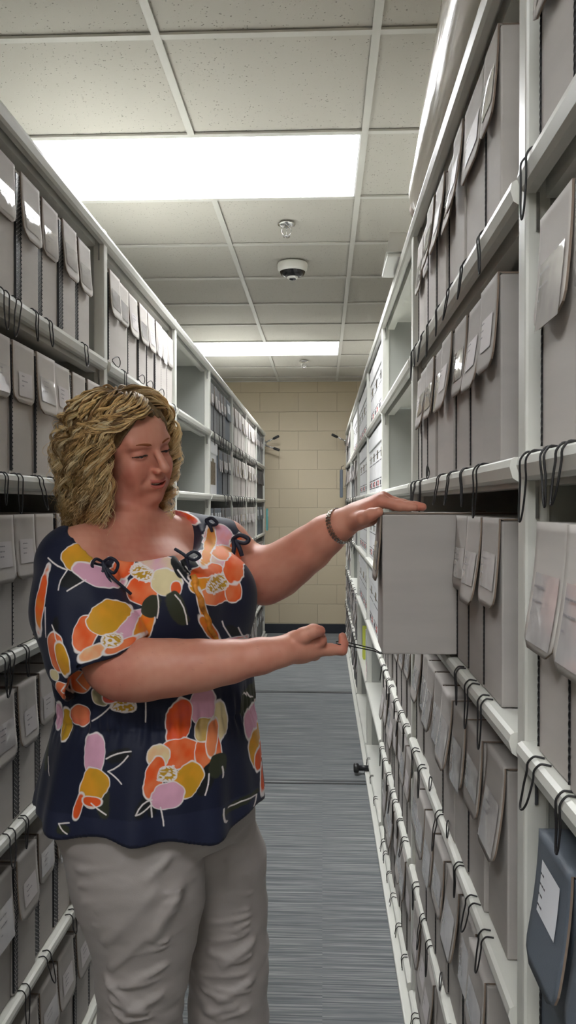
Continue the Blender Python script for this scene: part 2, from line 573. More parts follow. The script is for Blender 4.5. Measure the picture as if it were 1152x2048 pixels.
def label_mesh(w, kind, flare, h, seed, cut=0.0):
    rnd = random.Random(seed)
    m = MB()
    lw, lh = {'sleeve': (w * 0.74, 0.052), 'paper': (w * 0.60, 0.048), 'white': (w * 0.52, 0.055), 'tall': (w * 0.5, 0.07), 'long': (w * 0.72, 0.075)}[kind]
    zc = BH - 0.045 - lh / 2 - rnd.uniform(0, 0.008) if kind != 'white' else BH - 0.022 - lh / 2
    lw *= 1 - cut / w
    yc = rnd.uniform(-0.1, 0.1) * (w - cut - lw) + cut / 2
    tilt = rnd.uniform(-0.03, 0.03)
    lift = 0.0012

    def P(y, z, e=0.0):
        return (on_flap(flare, h, z) + lift + e, yc + y + tilt * (z - zc), z - tilt * y)
    nz_ = 6
    vs, fs = [], []
    for i in range(nz_ + 1):
        z = zc - lh / 2 + lh * i / nz_
        bulge = 0.0022 * math.sin(math.pi * i / nz_) * (1 if kind in ('sleeve', 'long') else 0.2)
        for y, e in ((-lw / 2, 0), (-lw / 6, bulge), (lw / 6, bulge), (lw / 2, 0)):
            vs.append(P(y, z, e))
    for i in range(nz_):
        for j in range(3):
            a = i * 4 + j
            fs.append((a, a + 1, a + 5, a + 4))
    m.add(vs, fs, True)
    m.mi = 1
    # lines of small type
    for r in range(3 if kind != 'white' else 4):
        z = zc + lh * (0.30 - 0.2 * r)
        y = -lw * 0.38
        k = rnd.choice((2, 3, 4)) if r < 2 else rnd.choice((1, 2))
        for _ in range(k):
            ww = rnd.uniform(0.06, 0.14) * lw
            if y + ww > lw * 0.4:
                break
            q = [P(y, z, 0.003), P(y + ww, z, 0.003), P(y + ww, z + 0.0022, 0.003), P(y, z + 0.0022, 0.003)]
            m.add(q, [(0, 1, 2, 3)])
            y += ww + 0.02 * lw
    top = {'sleeve': M_SLEEVE, 'long': M_SLEEVE, 'paper': M_PAPER, 'tall': M_PAPER, 'white': M_PAPERW}[kind]
    return m.mesh('label', [top, M_INK if kind == 'white' else M_INKG])


def lacing_mesh(w, width, z0=0.006, z1=0.25):
    """laced board edge: black strip with pale knots and a chain of small loops"""
    m = MB()
    y0 = -w / 2 + 0.0008
    m.mi = 0
    m.box(-0.003, 0.0012, y0, y0 + width, z0, z1)
    n = int((z1 - z0) / 0.0085)
    path = []
    for i in range(n * 6 + 1):
        t = i / 6
        a = 2 * math.pi * t
        path.append((0.0016, y0 + width + 0.0012 - 0.0026 * math.cos(a), z0 + 0.0085 * t + 0.0026 * math.sin(a)))
    m.tube(path, 0.0006, 4)
    if width > 0.004:
        m.mi = 1
        for i in range(n):
            for u in (((0.3, 0.0), (0.78, 0.5)) if width < 0.011 else ((0.15, 0.0), (0.38, 0.5), (0.62, 0.0), (0.85, 0.5))):
                yy, zz = y0 + width * u[0], z0 + 0.0085 * (i + 0.3 + u[1])
                if zz < z1 - 0.002:
                    m.box(0.0012, 0.0018, yy - 0.0007, yy + 0.0007, zz - 0.0008, zz + 0.0008)
    return m.mesh('laced_edge', [M_BLACK, M_PAPER])


def body_mesh(w, mat):
    m = MB()
    m.bbox(-BD, 0, -w / 2 + 0.001, w / 2 - 0.001, 0.0, BH, 0.003)
    return m.mesh('box_body', [mat, M_EDGE])


_cache = {}


def cached(key, fn):
    if key not in _cache:
        _cache[key] = fn()
    return _cache[key]


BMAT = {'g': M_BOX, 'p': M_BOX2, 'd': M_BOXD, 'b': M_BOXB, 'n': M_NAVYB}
BWORD = {'g': 'grey', 'p': 'pale grey', 'd': 'dark grey', 'b': 'slate', 'n': 'navy'}
FLARES = [0.003, 0.009, 0.017]
FLAPH = [0.118, 0.128, 0.138]


STUFF = MB()
STUFF_MATS = []


def into_stuff(me, Mx):
    vs = [Mx @ v.co for v in me.vertices]
    o_ = len(STUFF.v)
    STUFF.v += [tuple(v) for v in vs]
    idx = []
    for mt in me.materials:
        if mt not in STUFF_MATS:
            STUFF_MATS.append(mt)
        idx.append(STUFF_MATS.index(mt))
    for p in me.polygons:
        STUFF.f.append(tuple(i + o_ for i in p.vertices)); STUFF.m.append(idx[p.material_index]); STUFF.sm.append(p.use_smooth)


def archive_box(side, y, z, w, col, fl, kind, lace, label, group, pull=0.0, far=False, seed=0, stuff=False):
    s = 1 if side == 'right' else -1
    X = (XR if side == 'right' else XL) + s * (0.006 - pull)
    wk = round(w, 3)
    mat = BMAT[col]
    if stuff:
        Mx = Matrix.Translation((X, y, z + 0.0015)) @ Matrix.Rotation(math.pi if s > 0 else 0.0, 4, 'Z')
        h = FLAPH[fl % 3]
        into_stuff(cached(('b', wk, col), lambda: body_mesh(wk, mat)), Mx)
        into_stuff(cached(('f', wk, col, fl), lambda: flap_mesh(wk, mat, FLARES[fl], h)), Mx)
        if kind:
            into_stuff(cached(('l', wk, kind, fl, seed % 3), lambda: label_mesh(wk, kind, FLARES[fl], h, seed % 3)), Mx)
        return
    root = thing('archive_box', label, 'box', (X, y, z + 0.0015), math.pi if s > 0 else 0.0, group)
    link('box_body', cached(('b', wk, col), lambda: body_mesh(wk, mat)), root)
    h = FLAPH[fl % 3]
    cut = round(max(0.0, (lace or 0) - 0.004) * 0.8, 4) if lace else 0.0
    fo = link('lid_flap', cached(('f', wk, col, fl, cut), lambda: flap_mesh(wk, mat, FLARES[fl], h, cut)), root)
    if kind:
        sd = seed % 3
        lo = link('label', cached(('l', wk, kind, fl, sd, cut), lambda: label_mesh(wk, kind, FLARES[fl], h, sd, cut)), fo)
    if lace and not far:
        link('laced_edge', cached(('c', wk, lace), lambda: lacing_mesh(wk, lace)), root)
    return root


SHELFW = ['bottom', 'second', 'third', 'fourth', 'fifth', 'top']
ORD = ['nearest', 'second', 'third', 'fourth', 'fifth', 'sixth', 'seventh', 'eighth', 'ninth', 'tenth', 'eleventh', 'twelfth']
BAYW = {'right': ['first', 'second', 'third', 'fourth', 'fifth', 'sixth', 'last'], 'left': ['unseen', 'first', 'second', 'third', 'fourth', 'fifth', 'sixth', 'last']}
LABW = {'sleeve': 'glossy sleeve', 'paper': 'paper label', 'white': 'white label', 'tall': 'tall label', 'long': 'long sleeve', None: 'plain flap'}
boxes = []


def row(side, bay, lev, y0, n, w=0.127, cols='g', kinds=('sleeve', 'paper'), lace=(0.0035,), fl=(0, 1, 2), gaps=None, skip=(), jit=0.004, start=0, stuff=False):
    rnd = random.Random(hash((side == 'left', bay, lev)) % 9999 if False else (bay * 131 + lev * 17 + (side == 'left') * 977))
    y = y0
    far = y0 > 5.3
    for i in range(n):
        ww = w[i % len(w)] if isinstance(w, (list, tuple)) else w
        if i not in skip:
            c = cols[i % len(cols)]
            k = kinds[(i * 7 + rnd.randrange(2)) % len(kinds)]
            f = fl[(i + rnd.randrange(len(fl))) % len(fl)]
            lc = lace[(i + rnd.randrange(len(lace))) % len(lace)]
            yy = y + ww / 2
            lab = '%s box with %s, %s on the %s shelf, %s bay, %s unit' % (BWORD[c], LABW[k], ORD[i + start] if i + start else 'nearest', SHELFW[lev], BAYW[side][bay], side)
            archive_box(side, yy, LEV[lev], ww - 0.002, c, f, k, lc, lab, 'grey archive boxes on the %s shelving' % side, pull=rnd.uniform(-jit, jit), far=far, seed=i + rnd.randrange(3),
                        stuff=stuff or (side == 'left' and bay == 1 and yy < 1.44) or (side == 'right' and bay == 0 and yy < 0.68))
        y += ww + 0.0003
    return y


W5 = 0.127
# --- left unit
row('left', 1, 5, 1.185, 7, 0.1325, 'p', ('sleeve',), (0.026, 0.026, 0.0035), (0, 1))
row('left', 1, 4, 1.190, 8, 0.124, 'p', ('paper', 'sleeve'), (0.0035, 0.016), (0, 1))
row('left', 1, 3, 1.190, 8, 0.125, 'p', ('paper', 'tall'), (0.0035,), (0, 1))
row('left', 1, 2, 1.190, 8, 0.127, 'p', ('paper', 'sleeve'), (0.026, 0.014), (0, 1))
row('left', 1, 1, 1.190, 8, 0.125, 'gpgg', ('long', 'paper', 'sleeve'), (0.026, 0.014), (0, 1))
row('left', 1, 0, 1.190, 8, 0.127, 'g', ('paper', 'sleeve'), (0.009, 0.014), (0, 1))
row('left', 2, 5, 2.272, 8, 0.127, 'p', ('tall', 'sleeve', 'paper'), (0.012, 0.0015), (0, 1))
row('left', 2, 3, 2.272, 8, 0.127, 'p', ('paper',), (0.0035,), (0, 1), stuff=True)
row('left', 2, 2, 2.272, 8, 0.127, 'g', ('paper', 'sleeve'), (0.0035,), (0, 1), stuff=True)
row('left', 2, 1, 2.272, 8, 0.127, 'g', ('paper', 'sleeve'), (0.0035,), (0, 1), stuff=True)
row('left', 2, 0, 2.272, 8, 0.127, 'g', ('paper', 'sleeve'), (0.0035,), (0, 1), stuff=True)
row('left', 4, 5, 4.375, 5, 0.14, 'd', ('tall', 'paper'), (0.020,), (0, 1))
row('left', 4, 5, 5.08, 1, 0.25, 'b', ('white',), (0.0,), (1,), start=5)
row('left', 4, 4, 4.73, 2, 0.10, 'b', (None, 'tall'), (0.0,), (0,), start=1)
row('left', 4, 4, 4.94, 3, 0.128, 'd', ('paper',), (0.0035,), (0, 1), start=3)
row('left', 4, 3, 4.375, 4, 0.125, 'b', ('white',), (0.012,), (0,))
row('left', 4, 3, 4.89, 4, 0.12, 'd', ('paper', 'tall'), (0.0035,), (0, 1), start=4)
for l_ in (2, 1, 0):
    row('left', 4, l_, 4.375, 8, 0.124, 'g', ('paper', 'sleeve'), (0.0035,), (0, 1), stuff=True)
for bay, y_ in ((5, 5.465), (6, 6.465)):
    for l_ in range(6):
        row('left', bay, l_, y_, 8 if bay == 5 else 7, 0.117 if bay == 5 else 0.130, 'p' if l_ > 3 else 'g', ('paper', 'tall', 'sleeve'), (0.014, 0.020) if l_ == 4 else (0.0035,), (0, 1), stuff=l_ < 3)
row('left', 7, 5, 7.47, 6, 0.135, 'd', ('paper',), (0.0,), (0, 1))
row('left', 7, 4, 7.47, 5, 0.16, 'n', (None,), (0.0,), (2, 1), jit=0.0)
row('left', 7, 3, 7.47, 5, 0.16, 'b', (None, 'white'), (0.0,), (1, 0))
row('left', 7, 2, 7.47, 6, 0.135, 'g', ('white',), (0.0,), (0, 1), stuff=True)
row('left', 7, 1, 7.47, 6, 0.135, 'd', ('white',), (0.0,), (0, 1), stuff=True)
row('left', 7, 0, 7.47, 6, 0.135, 'd', ('white',), (0.0,), (0, 1), stuff=True)
# --- right unit
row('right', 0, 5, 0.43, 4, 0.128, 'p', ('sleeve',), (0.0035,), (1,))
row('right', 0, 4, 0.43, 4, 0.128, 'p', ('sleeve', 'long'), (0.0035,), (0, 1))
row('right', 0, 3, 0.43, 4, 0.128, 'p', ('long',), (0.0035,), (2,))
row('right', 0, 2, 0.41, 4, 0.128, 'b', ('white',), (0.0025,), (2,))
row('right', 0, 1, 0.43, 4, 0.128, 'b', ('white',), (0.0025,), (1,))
row('right', 1, 5, 1.137, 8, [0.101, 0.176, 0.10, 0.12, 0.124, 0.12, 0.13, 0.125], 'p', ('sleeve', 'paper'), (0.0015, 0.0), (0, 2, 1), jit=0.006)
row('right', 1, 4, 1.137, 8, W5, 'g', ('sleeve', 'paper', 'long'), (0.0015, 0.0), (2, 1), jit=0.006)
row('right', 1, 3, 1.137, 3, 0.124, 'g', ('sleeve',), (0.0015,), (2, 1), jit=0.001)
row('right', 1, 3, 1.645, 4, W5, 'g', ('sleeve',), (0.0015,), (0, 1), start=4)
row('right', 1, 2, 1.120, 8, 0.130, 'g', ('long', 'sleeve'), (0.0015, 0.0), (2, 1, 1), jit=0.006)
row('right', 1, 1, 1.200, 7, 0.137, 'g', ('long', 'sleeve'), (0.0015, 0.0), (2, 1, 1), jit=0.008)
row('right', 1, 0, 1.120, 8, 0.130, 'g', ('paper', 'sleeve'), (0.0015, 0.0), (2, 1), jit=0.006)
for l_ in (2, 1, 0):
    row('right', 2, l_, 2.255, 8, 0.131, 'g', ('sleeve', 'paper'), (0.0015,), (2, 1, 0), jit=0.006)
for bay, y_ in ((5, 5.70), (6, 7.06)):
    for l_ in ((5, 4, 3, 2, 1, 0) if bay == 6 else (4, 3, 1, 0)):
        row('right', bay, l_, y_, 9, 0.135, 'gd' if bay == 5 else 'dg', ('paper', 'tall'), (0.0,), (2, 1), jit=0.008, stuff=l_ < 4 or bay == 6)

o_ = STUFF.build('archive_boxes_in_rows', STUFF_MATS)
o_['label'] = 'remaining grey archive boxes filling the far and half-hidden shelves'
o_['category'] = 'boxes'; o_['kind'] = 'stuff'
# the pulled-out box the woman holds
hb = archive_box('right', 1.575, LEV[3] + 0.005, W5, 'g', 1, 'sleeve', 0, 'grey archive box pulled halfway off the shelf under her hand', None, pull=0.136)
m = MB()
m.tube([(-0.17, 0.004, BH + 0.0047), (-0.185, 0.006, BH + 0.006), (-0.2, 0.002, BH + 0.0047)], 0.0012, 5)
m.build('string_tie', M_EDGE, hb)


# ------------------------------------------------------------------ white storage boxes
def storage_box(side, y, z, w, h, lab, lid=0.075, picture=False, cat='box', group='white storage boxes on the right shelving'):
    s = 1 if side == 'right' else -1
    X = (XR if side == 'right' else XL) + s * 0.012
    root = thing('storage_box', lab, cat, (X, y, z + 0.0015), math.pi if s > 0 else 0.0, group)
    k = (round(w, 3), round(h, 3), lid)

    def body():
        m = MB(); m.bbox(-0.37, 0, -w / 2 + 0.004, w / 2 - 0.004, 0, h - 0.006, 0.003)
        return m.mesh('box_body', M_WHITEBOX)

    def lidm():
        m = MB(); m.bbox(-0.376, 0.005, -w / 2, w / 2, h - lid, h, 0.004)
        return m.mesh('lid', M_WHITEBOX)

    def holem():
        m = MB()
        pts = []
        for i in range(20):
            a = 2 * math.pi * i / 20
            yy = 0.16 * w * max(-0.8, min(0.8, math.cos(a) * 1.3)) 
            zz = h - lid - 0.045 + 0.022 * max(-0.9, min(0.9, math.sin(a) * 1.3))
            pts.append((yy, zz))
        n = len(pts)
        m.add([(0.0006, p[0], p[1]) for p in pts] + [(-0.002, p[0], p[1]) for p in pts], [tuple(range(n)), tuple(range(2 * n - 1, n - 1, -1))] + [(i, n + i, n + (i + 1) % n, (i + 1) % n) for i in range(n)])
        return m.mesh('hand_hole', M_BLACKG)

    def printm():
        m = MB()
        for zz in (h * 0.60, h * 0.47, h * 0.20, h * 0.07):
            m.box(-0.001, 0.0008, -w * 0.43, w * 0.43, zz, zz + 0.0035)
        m.box(-0.001, 0.0008, -w * 0.36, -w * 0.12, h * 0.10, h * 0.17)
        m.mi = 1
        m.box(-0.001, 0.0009, w * 0.06, w * 0.30, h * 0.095, h * 0.175)
        m.mi = 2
        m.box(-0.001, 0.0012, w * 0.12, w * 0.24, h * 0.12, h * 0.15)
        return m.mesh('printed_marks', [M_INK, M_RED, M_WHITEBOX])
    link('box_body', cached(('sb',) + k, body), root)
    link('lid', cached(('sl',) + k, lidm), root)
    link('hand_hole', cached(('sh',) + k, holem), root)
    if picture:
        m = MB(); m.box(-0.001, 0.001, -w * 0.36, w * 0.30, h * 0.18, h * 0.62)
        m.build('picture_label', M_BROWNP, root)
    else:
        link('printed_marks', cached(('sp',) + k, printm), root)
    return root


def wrow(bay, lev, y0, ws, h, lid=0.075, lift=0.0):
    y = y0
    for i, w in enumerate(ws):
        storage_box('right', y + w / 2, LEV[lev] + lift, w - 0.004, h, 'white lidded storage box, %s on the %s shelf, %s bay, right unit' % (ORD[i], SHELFW[lev], BAYW['right'][bay]), lid)
        y += w


wrow(3, 5, 3.40, [0.30, 0.30, 0.30], 0.285)
wrow(3, 4, 3.40, [0.25, 0.25, 0.25, 0.25], 0.29)
wrow(3, 3, 3.40, [0.25, 0.25, 0.25, 0.25], 0.29)
wrow(3, 2, 3.40, [0.33, 0.33, 0.33], 0.29, 0.06)
wrow(4, 5, 4.52, [0.27, 0.27, 0.27, 0.27], 0.28)
wrow(4, 4, 4.52, [0.33, 0.33, 0.33], 0.285)
wrow(4, 3, 4.52, [0.25, 0.25, 0.25, 0.25], 0.28)
wrow(4, 2, 4.52, [0.17, 0.17, 0.36, 0.36], 0.285, 0.05)
wrow(5, 5, 5.72, [0.3, 0.3, 0.3], 0.28)
storage_box('left', 4.375 + 0.17, LEV[4], 0.32, 0.288, 'white storage box with hand hole and brown picture, left unit', 0.065, True, group=None)

# left bay two, fifth shelf: flat boxes lying on top of each other
for i, (h0, hh, nm) in enumerate(((0, 0.14, 'lower'), (0.1405, 0.14, 'upper'))):
    t = thing('flat_box', 'long flat pale grey box lying on its side above her head, %s of two' % nm, 'box', (XL - 0.008, 2.79, LEV[4] + 0.0015 + h0), 0, 'long flat boxes lying on the left shelving')
    m = MB(); m.bbox(-0.38, 0, -0.49, 0.49, 0, hh - 0.003, 0.003); m.build('box_body', M_BOX2, t)
    m = MB(); m.box(-0.01, 0.001, -0.488, -0.470, 0.006, hh - 0.012)
    for q in range(12):
        m.tube([(0.0015, -0.469, 0.012 + q * 0.0095), (0.0015, -0.463, 0.015 + q * 0.0095), (0.0015, -0.469, 0.018 + q * 0.0095)], 0.0008, 4)
    m.build('laced_edge', M_BLACK, t)
    m = MB(); m.bbox(-0.385, 0.003, -0.46, 0.492, hh - 0.045, hh - 0.0025, 0.002); m.build('lid_flap', M_BOX2, t)

# right unit, fourth and fifth bays: odd things on the low shelves
t = thing('file_box', 'dark grey file box standing alone on the bottom shelf, fourth bay', 'box', (XR + 0.05, 3.93, LEV[0] + 0.001))
m = MB(); m.bbox(0, 0.32, -0.06, 0.06, 0, 0.27, 0.003); m.build('box_body', M_BOXD, t)
m = MB(); m.bbox(-0.010, 0.0, -0.055, 0.055, 0.13, 0.272, 0.002); m.build('lid_flap', M_BOXD, t)
for i, (c, nm, cl, dx) in enumerate(((M_YELLOW, 'yellow', 0.19, 0.0), (M_ORANGEC, 'orange', 0.225, -0.004), (M_YELLOW, 'tall yellow', 0.255, 0.012))):
    o_ = thing('folder', '%s card folder standing on the bottom shelf of the fourth bay' % nm, 'folder', (XR + 0.02 + dx, 3.50 + 0.03 * i, LEV[0] + 0.001), group=None)
    m = MB()
    m.bbox(0, 0.24, -0.006, -0.001, 0, cl, 0.001); m.bbox(0.004, 0.24, 0.001, 0.006, 0, cl - 0.012, 0.001); m.box(0.236, 0.24, -0.003, 0.003, 0, cl - 0.012)
    m.build('cover', c, o_)
    m = MB(); m.bbox(0.003, 0.235, -0.0008, 0.0008, 0.002, cl - 0.006, 0.0003); m.build('papers', M_PAPERW, o_)
for nm, mt, y, z, w, h in (('pink', M_PINK, 4.72, LEV[1], 0.16, 0.075), ('lime green', M_LIME, 5.16, LEV[1] + 0.0, 0.10, 0.20)):
    o_ = thing('paper_bundle', '%s paper bundle sticking out on the second shelf, fifth bay' % nm, 'papers', (XR + 0.012, y, z + 0.001), 0.0)
    m = MB()
    for q in range(5):
        m.box(0.0, 0.22 - 0.01 * q, -w / 2 + 0.02 * q, -w / 2 + 0.02 * q + 0.004, 0.0, h - 0.012 * (q % 3))
    m.build('sheets', [mt], o_)
    m = MB(); m.tube([(0.02, -w / 2 - 0.004, h * 0.5), (0.24, -w / 2 - 0.004, h * 0.5), (0.24, w / 2 + 0.004, h * 0.5), (0.02, w / 2 + 0.004, h * 0.5)], 0.0015, 5, closed=True); m.build('band', M_BOX2, o_)
for i in range(4):
    o_ = thing('paper_stack', 'white loose papers on the second shelf, fifth bay, %s of four' % ORD[i], 'papers', (XR + 0.02, 4.83 + 0.035 * i, LEV[1] + 0.001))
    m = MB(); m.bbox(0, 0.25, 0, 0.03, 0, 0.12 + 0.03 * i, 0.001); m.build('sheets', M_PAPERW, o_)
# left bay three, fourth shelf: small flat tray
o_ = thing('tray', 'small dark flat tray lying on the empty left shelf behind her', 'tray', (XL - 0.16, 3.54, LEV[3] + 0.001))
m = MB(); m.bbox(-0.12, 0.12, -0.15, 0.15, 0, 0.03, 0.004); m.build('tray_body', M_BOXD, o_)
m = MB(); m.bbox(-0.10, 0.10, -0.13, 0.13, 0.031, 0.034, 0.001); m.build('sheet', M_NAVYB, o_)

# dark soft boxes over the end of the left unit and a blue-grey one on the right
for i, (z, h) in enumerate(((1.66, 0.05), (1.60, 0.05), (1.54, 0.05), (1.47, 0.055))):
    pass
o_ = thing('hanging_folder', 'blue-grey folder hanging at the far end of the right shelving', 'folder', (XR - 0.034, 8.30, 1.43))
m = MB(); m.bbox(-0.03, -0.002, -0.09, 0.11, 0.0, 0.28, 0.008); m.build('cover', M_BOXB, o_)
m = MB(); m.tube([(-0.016, 0.0, 0.27), (-0.016, 0.0, 0.31), (0.012, 0.0, 0.325)], 0.003, 6); m.build('hook', M_BLACK, o_)
o_ = thing('hanging_folder', 'turquoise folder edge sticking out of the last left bay', 'folder', (XL + 0.032, 8.22, 1.10))
m = MB(); m.bbox(-0.001, 0.018, -0.03, 0.03, 0.0, 0.22, 0.003); m.build('cover', M_TEAL, o_)
m = MB(); m.bbox(0.0175, 0.0195, -0.018, 0.018, 0.14, 0.20, 0.0005); m.build('label', M_PAPERW, o_)

# ------------------------------------------------------------------ cord loops over the shelf lips


def cord_mesh(seed):
    """doubled elastic cord lying over the lip, its loop hanging in front; local: +x out of the shelf, z=0 the shelf top"""
    rnd = random.Random(seed)
    hang = rnd.uniform(0.028, 0.062)
    gap = rnd.uniform(0.010, 0.026)
    lean = rnd.uniform(-0.03, 0.03)
    out = rnd.uniform(0.0, 0.012)
    r = 0.0013
    A = [(-0.005, 0, r), (0.0, 0, 0.0006 + r), (0.006, 0, 0.0002 + r), (0.0118, 0, -0.006), (0.0122, 0, -0.016), (0.0105 + out * 0.5, 0, -0.03)]
    left, right = [], []
    for i, (x, _, z) in enumerate(A):
        t = i / (len(A) - 1)
        left.append((x, -gap / 2 - 0.001 + lean * t * 0.5, z))
        right.append((x, gap / 2 + 0.001 + lean * t * 0.5, z))
    loop = []
    for i in range(1, 8):
        a = math.pi * i / 8
        loop.append((0.0105 + out * (0.5 + 0.5 * math.sin(a)), lean * (0.5 + 0.5 * math.sin(a)) - gap / 2 * math.cos(a), -0.03 - hang * math.sin(a) ** 0.8 * 0.8))
    m = MB()
    P = [Vector(p) for p in left + loop + right[::-1]]
    Q = []
    for i in range(len(P) - 1):     # smooth it
        a, b_, c, d = P[max(i - 1, 0)], P[i], P[i + 1], P[min(i + 2, len(P) - 1)]
        for k in range(3):
            t = k / 3
            Q.append(0.5 * ((2 * b_) + (c - a) * t + (2 * a - 5 * b_ + 4 * c - d) * t * t + (3 * b_ - a - 3 * c + d) * t ** 3))
    Q.append(P[-1])
    m.tube(Q, r, 6)
    return m.mesh('elastic_cord', M_CORD)


def bow_mesh(seed):
    """a loop standing up in front of the boxes"""
    rnd = random.Random(seed)
    m = MB()
    P = []
    for i in range(25):
        a = -math.pi / 2 + 2 * math.pi * i / 24
        P.append((0.004 + 0.006 * math.cos(a), 0.022 * math.cos(a) + rnd.uniform(-.001, .001), 0.014 + 0.013 * math.sin(a) * (1 + 0.6 * math.cos(a))))
    m.tube(P, 0.0013, 6)
    return m.mesh('elastic_cord', M_CORD)


CM = [cord_mesh(i) for i in range(9)]
BM = [bow_mesh(i) for i in range(3)]
ci = 0


def cords(side, bay, lev, ys, bows=()):
    global ci
    s = 1 if side == 'right' else -1
    X = XR if side == 'right' else XL
    for i, y in enumerate(ys):
        ci += 1
        me = CM[(ci * 5 + bay) % 9] if i not in bows else BM[ci % 3]
        thing('elastic_cord', 'black cord loop, %s on the lip of the %s shelf, %s bay, %s unit' % (ORD[i], SHELFW[lev], BAYW[side][bay], side), 'cord', (X, y, LEV[lev]), math.pi if s > 0 else 0.0,
              'black cord loops on the shelf lips', me)


def spread(a, b, n, seed):
    r = random.Random(seed)
    return [a + (b - a) * (i + 0.5 + r.uniform(-0.3, 0.3)) / n for i in range(n)]


cords('left', 1, 5, [1.50, 1.57, 1.66, 1.75, 2.02])
cords('left', 1, 4, [1.50, 1.57, 1.68, 1.78])
cords('left', 1, 3, [1.50, 1.53, 1.60, 1.70])
cords('left', 1, 2, [1.53, 1.60])
cords('left', 1, 1, [1.60, 1.72, 1.90, 2.05], bows=(3,))
cords('left', 1, 0, [1.72, 1.80])
cords('left', 2, 5, [2.34, 2.42, 2.67, 2.80, 3.00, 3.24], bows=(0, 2, 3, 4))
cords('left', 4, 5, spread(4.4, 5.3, 7, 1))
cords('left', 4, 4, spread(4.8, 5.35, 4, 2))
for b_, a, c in ((5, 5.48, 6.38), (6, 6.48, 7.38)):
    for l_ in (5, 4, 3):
        cords('left', b_, l_, spread(a, c, 6, b_ * 7 + l_))
cords('right', 0, 5, [0.945])
cords('right', 0, 4, [0.935, 0.865, 0.80])
cords('right', 0, 3, [0.90, 0.80])
cords('right', 0, 2, [0.955, 0.80, 0.72])
cords('right', 1, 5, [1.22, 1.36, 1.50, 1.66, 1.80, 1.92, 2.06, 2.12])
cords('right', 1, 4, [1.23, 1.37, 1.50, 1.63, 1.85, 1.93, 2.05, 2.13], bows=(4,))
cords('right', 1, 3, [1.20, 1.30, 1.42])
cords('right', 1, 2, [1.19, 1.29, 1.42, 1.55, 1.66, 1.80, 1.95, 2.08], bows=(3, 5))
cords('right', 1, 1, [1.24, 1.36, 1.50, 1.64, 1.80, 1.92, 2.08], bows=(1, 3))
cords('right', 1, 0, spread(1.5, 2.15, 4, 31))
cords('right', 2, 2, spread(2.28, 3.28, 7, 32))
cords('right', 2, 1, spread(2.28, 3.28, 7, 33))
cords('right', 2, 0, spread(2.28, 3.28, 6, 34))
cords('right', 3, 0, spread(3.5, 4.3, 3, 35))
for b_, a, c in ((5, 5.7, 6.9), (6, 7.1, 8.3)):
    for l_ in (4, 3, 2, 1):
        cords('right', b_, l_, spread(a, c, 6, b_ * 11 + l_))

# ------------------------------------------------------------------ handles at the far ends of the units
for s, X, nm in ((-1, XL - 0.03, 'left'), (1, XR + 0.03, 'right')):
    yy = 8.480 if s > 0 else 8.530
    h0 = 1.99 if s < 0 else 2.0
    t = thing('handle_wheel', 'spoked crank handle with black grips on the end of the %s shelving' % nm, 'handle', (X - s * 0.0, yy, h0))
    m = MB()
    Mx = Matrix.Rotation(math.pi / 2, 3, 'X')
    m.lathe([(0.0, 0.03), (0.03, 0.028), (0.045, 0.015), (0.05, 0.0), (0.03, -0.004), (0.0, -0.004)], M=Mx, seg=20)
    m.build('hub', M_CHROME, t)
    for a in (25, 145, 265, -20):
        if a == -20 and s > 0:
            continue
        q = math.radians(a if s < 0 else 180 - a)
        d = Vector((math.cos(q), -0.15, math.sin(q)))
        m = MB(); m.tube([d * 0.04, d * 0.13], 0.008, 8); sp = m.build('spoke', M_CHROME, t)
        m = MB(); m.tube([d * 0.125, d * 0.13, d * 0.19, d * 0.195], [0.009, 0.014, 0.014, 0.008], 10); m.build('grip', M_GRIP, sp)

# black stop on the carriage, by the floor rail
t = thing('rubber_stop', 'small black rubber stop sticking out of the right shelving base', 'stop', (XR - 0.028, 4.12, 0.035))
m = MB(); m.tube([(0.03, 0, 0), (-0.03, 0, 0)], 0.014, 12); m.build('stem', M_BLACK, t)
m = MB(); m.tube([(-0.03, 0, 0), (-0.034, 0, 0), (-0.052, 0, 0), (-0.056, 0, 0)], [0.02, 0.024, 0.024, 0.018], 14); m.build('pad', M_GRIP, t)

# ------------------------------------------------------------------ ceiling fittings
def sprinkler(x, y, lab):
    t = thing('fire_sprinkler', lab, 'sprinkler', (x, y, H - 0.003), group=None)
    m = MB(); m.lathe([(0.0, 0.0), (0.042, 0.0), (0.040, -0.006), (0.022, -0.010), (0.012, -0.012), (0.0, -0.012)], seg=28); m.build('escutcheon', M_CHROME, t)
    m = MB()
    m.tube([(0.010, 0, -0.012), (0.022, 0, -0.024), (0.022, 0, -0.040), (0.008, 0, -0.056)], 0.0028, 6)
    m.tube([(-0.010, 0, -0.012), (-0.022, 0, -0.024), (-0.022, 0, -0.040), (-0.008, 0, -0.056)], 0.0028, 6)
    m.tube([(0, 0, -0.012), (0, 0, -0.056)], 0.0022, 6)
    m.build('yoke', M_CHROME, t)
    m = MB()
    m.lathe([(0.0, -0.056), (0.016, -0.057), (0.017, -0.060), (0.0, -0.061)], seg=16)
    for k in range(12):
        a = k * math.pi / 6
        m.box(0.013, 0.019, -0.0016, 0.0016, -0.061, -0.059, Matrix.Rotation(a, 3, 'Z'))
    m.build('deflector', M_CHROME, t)


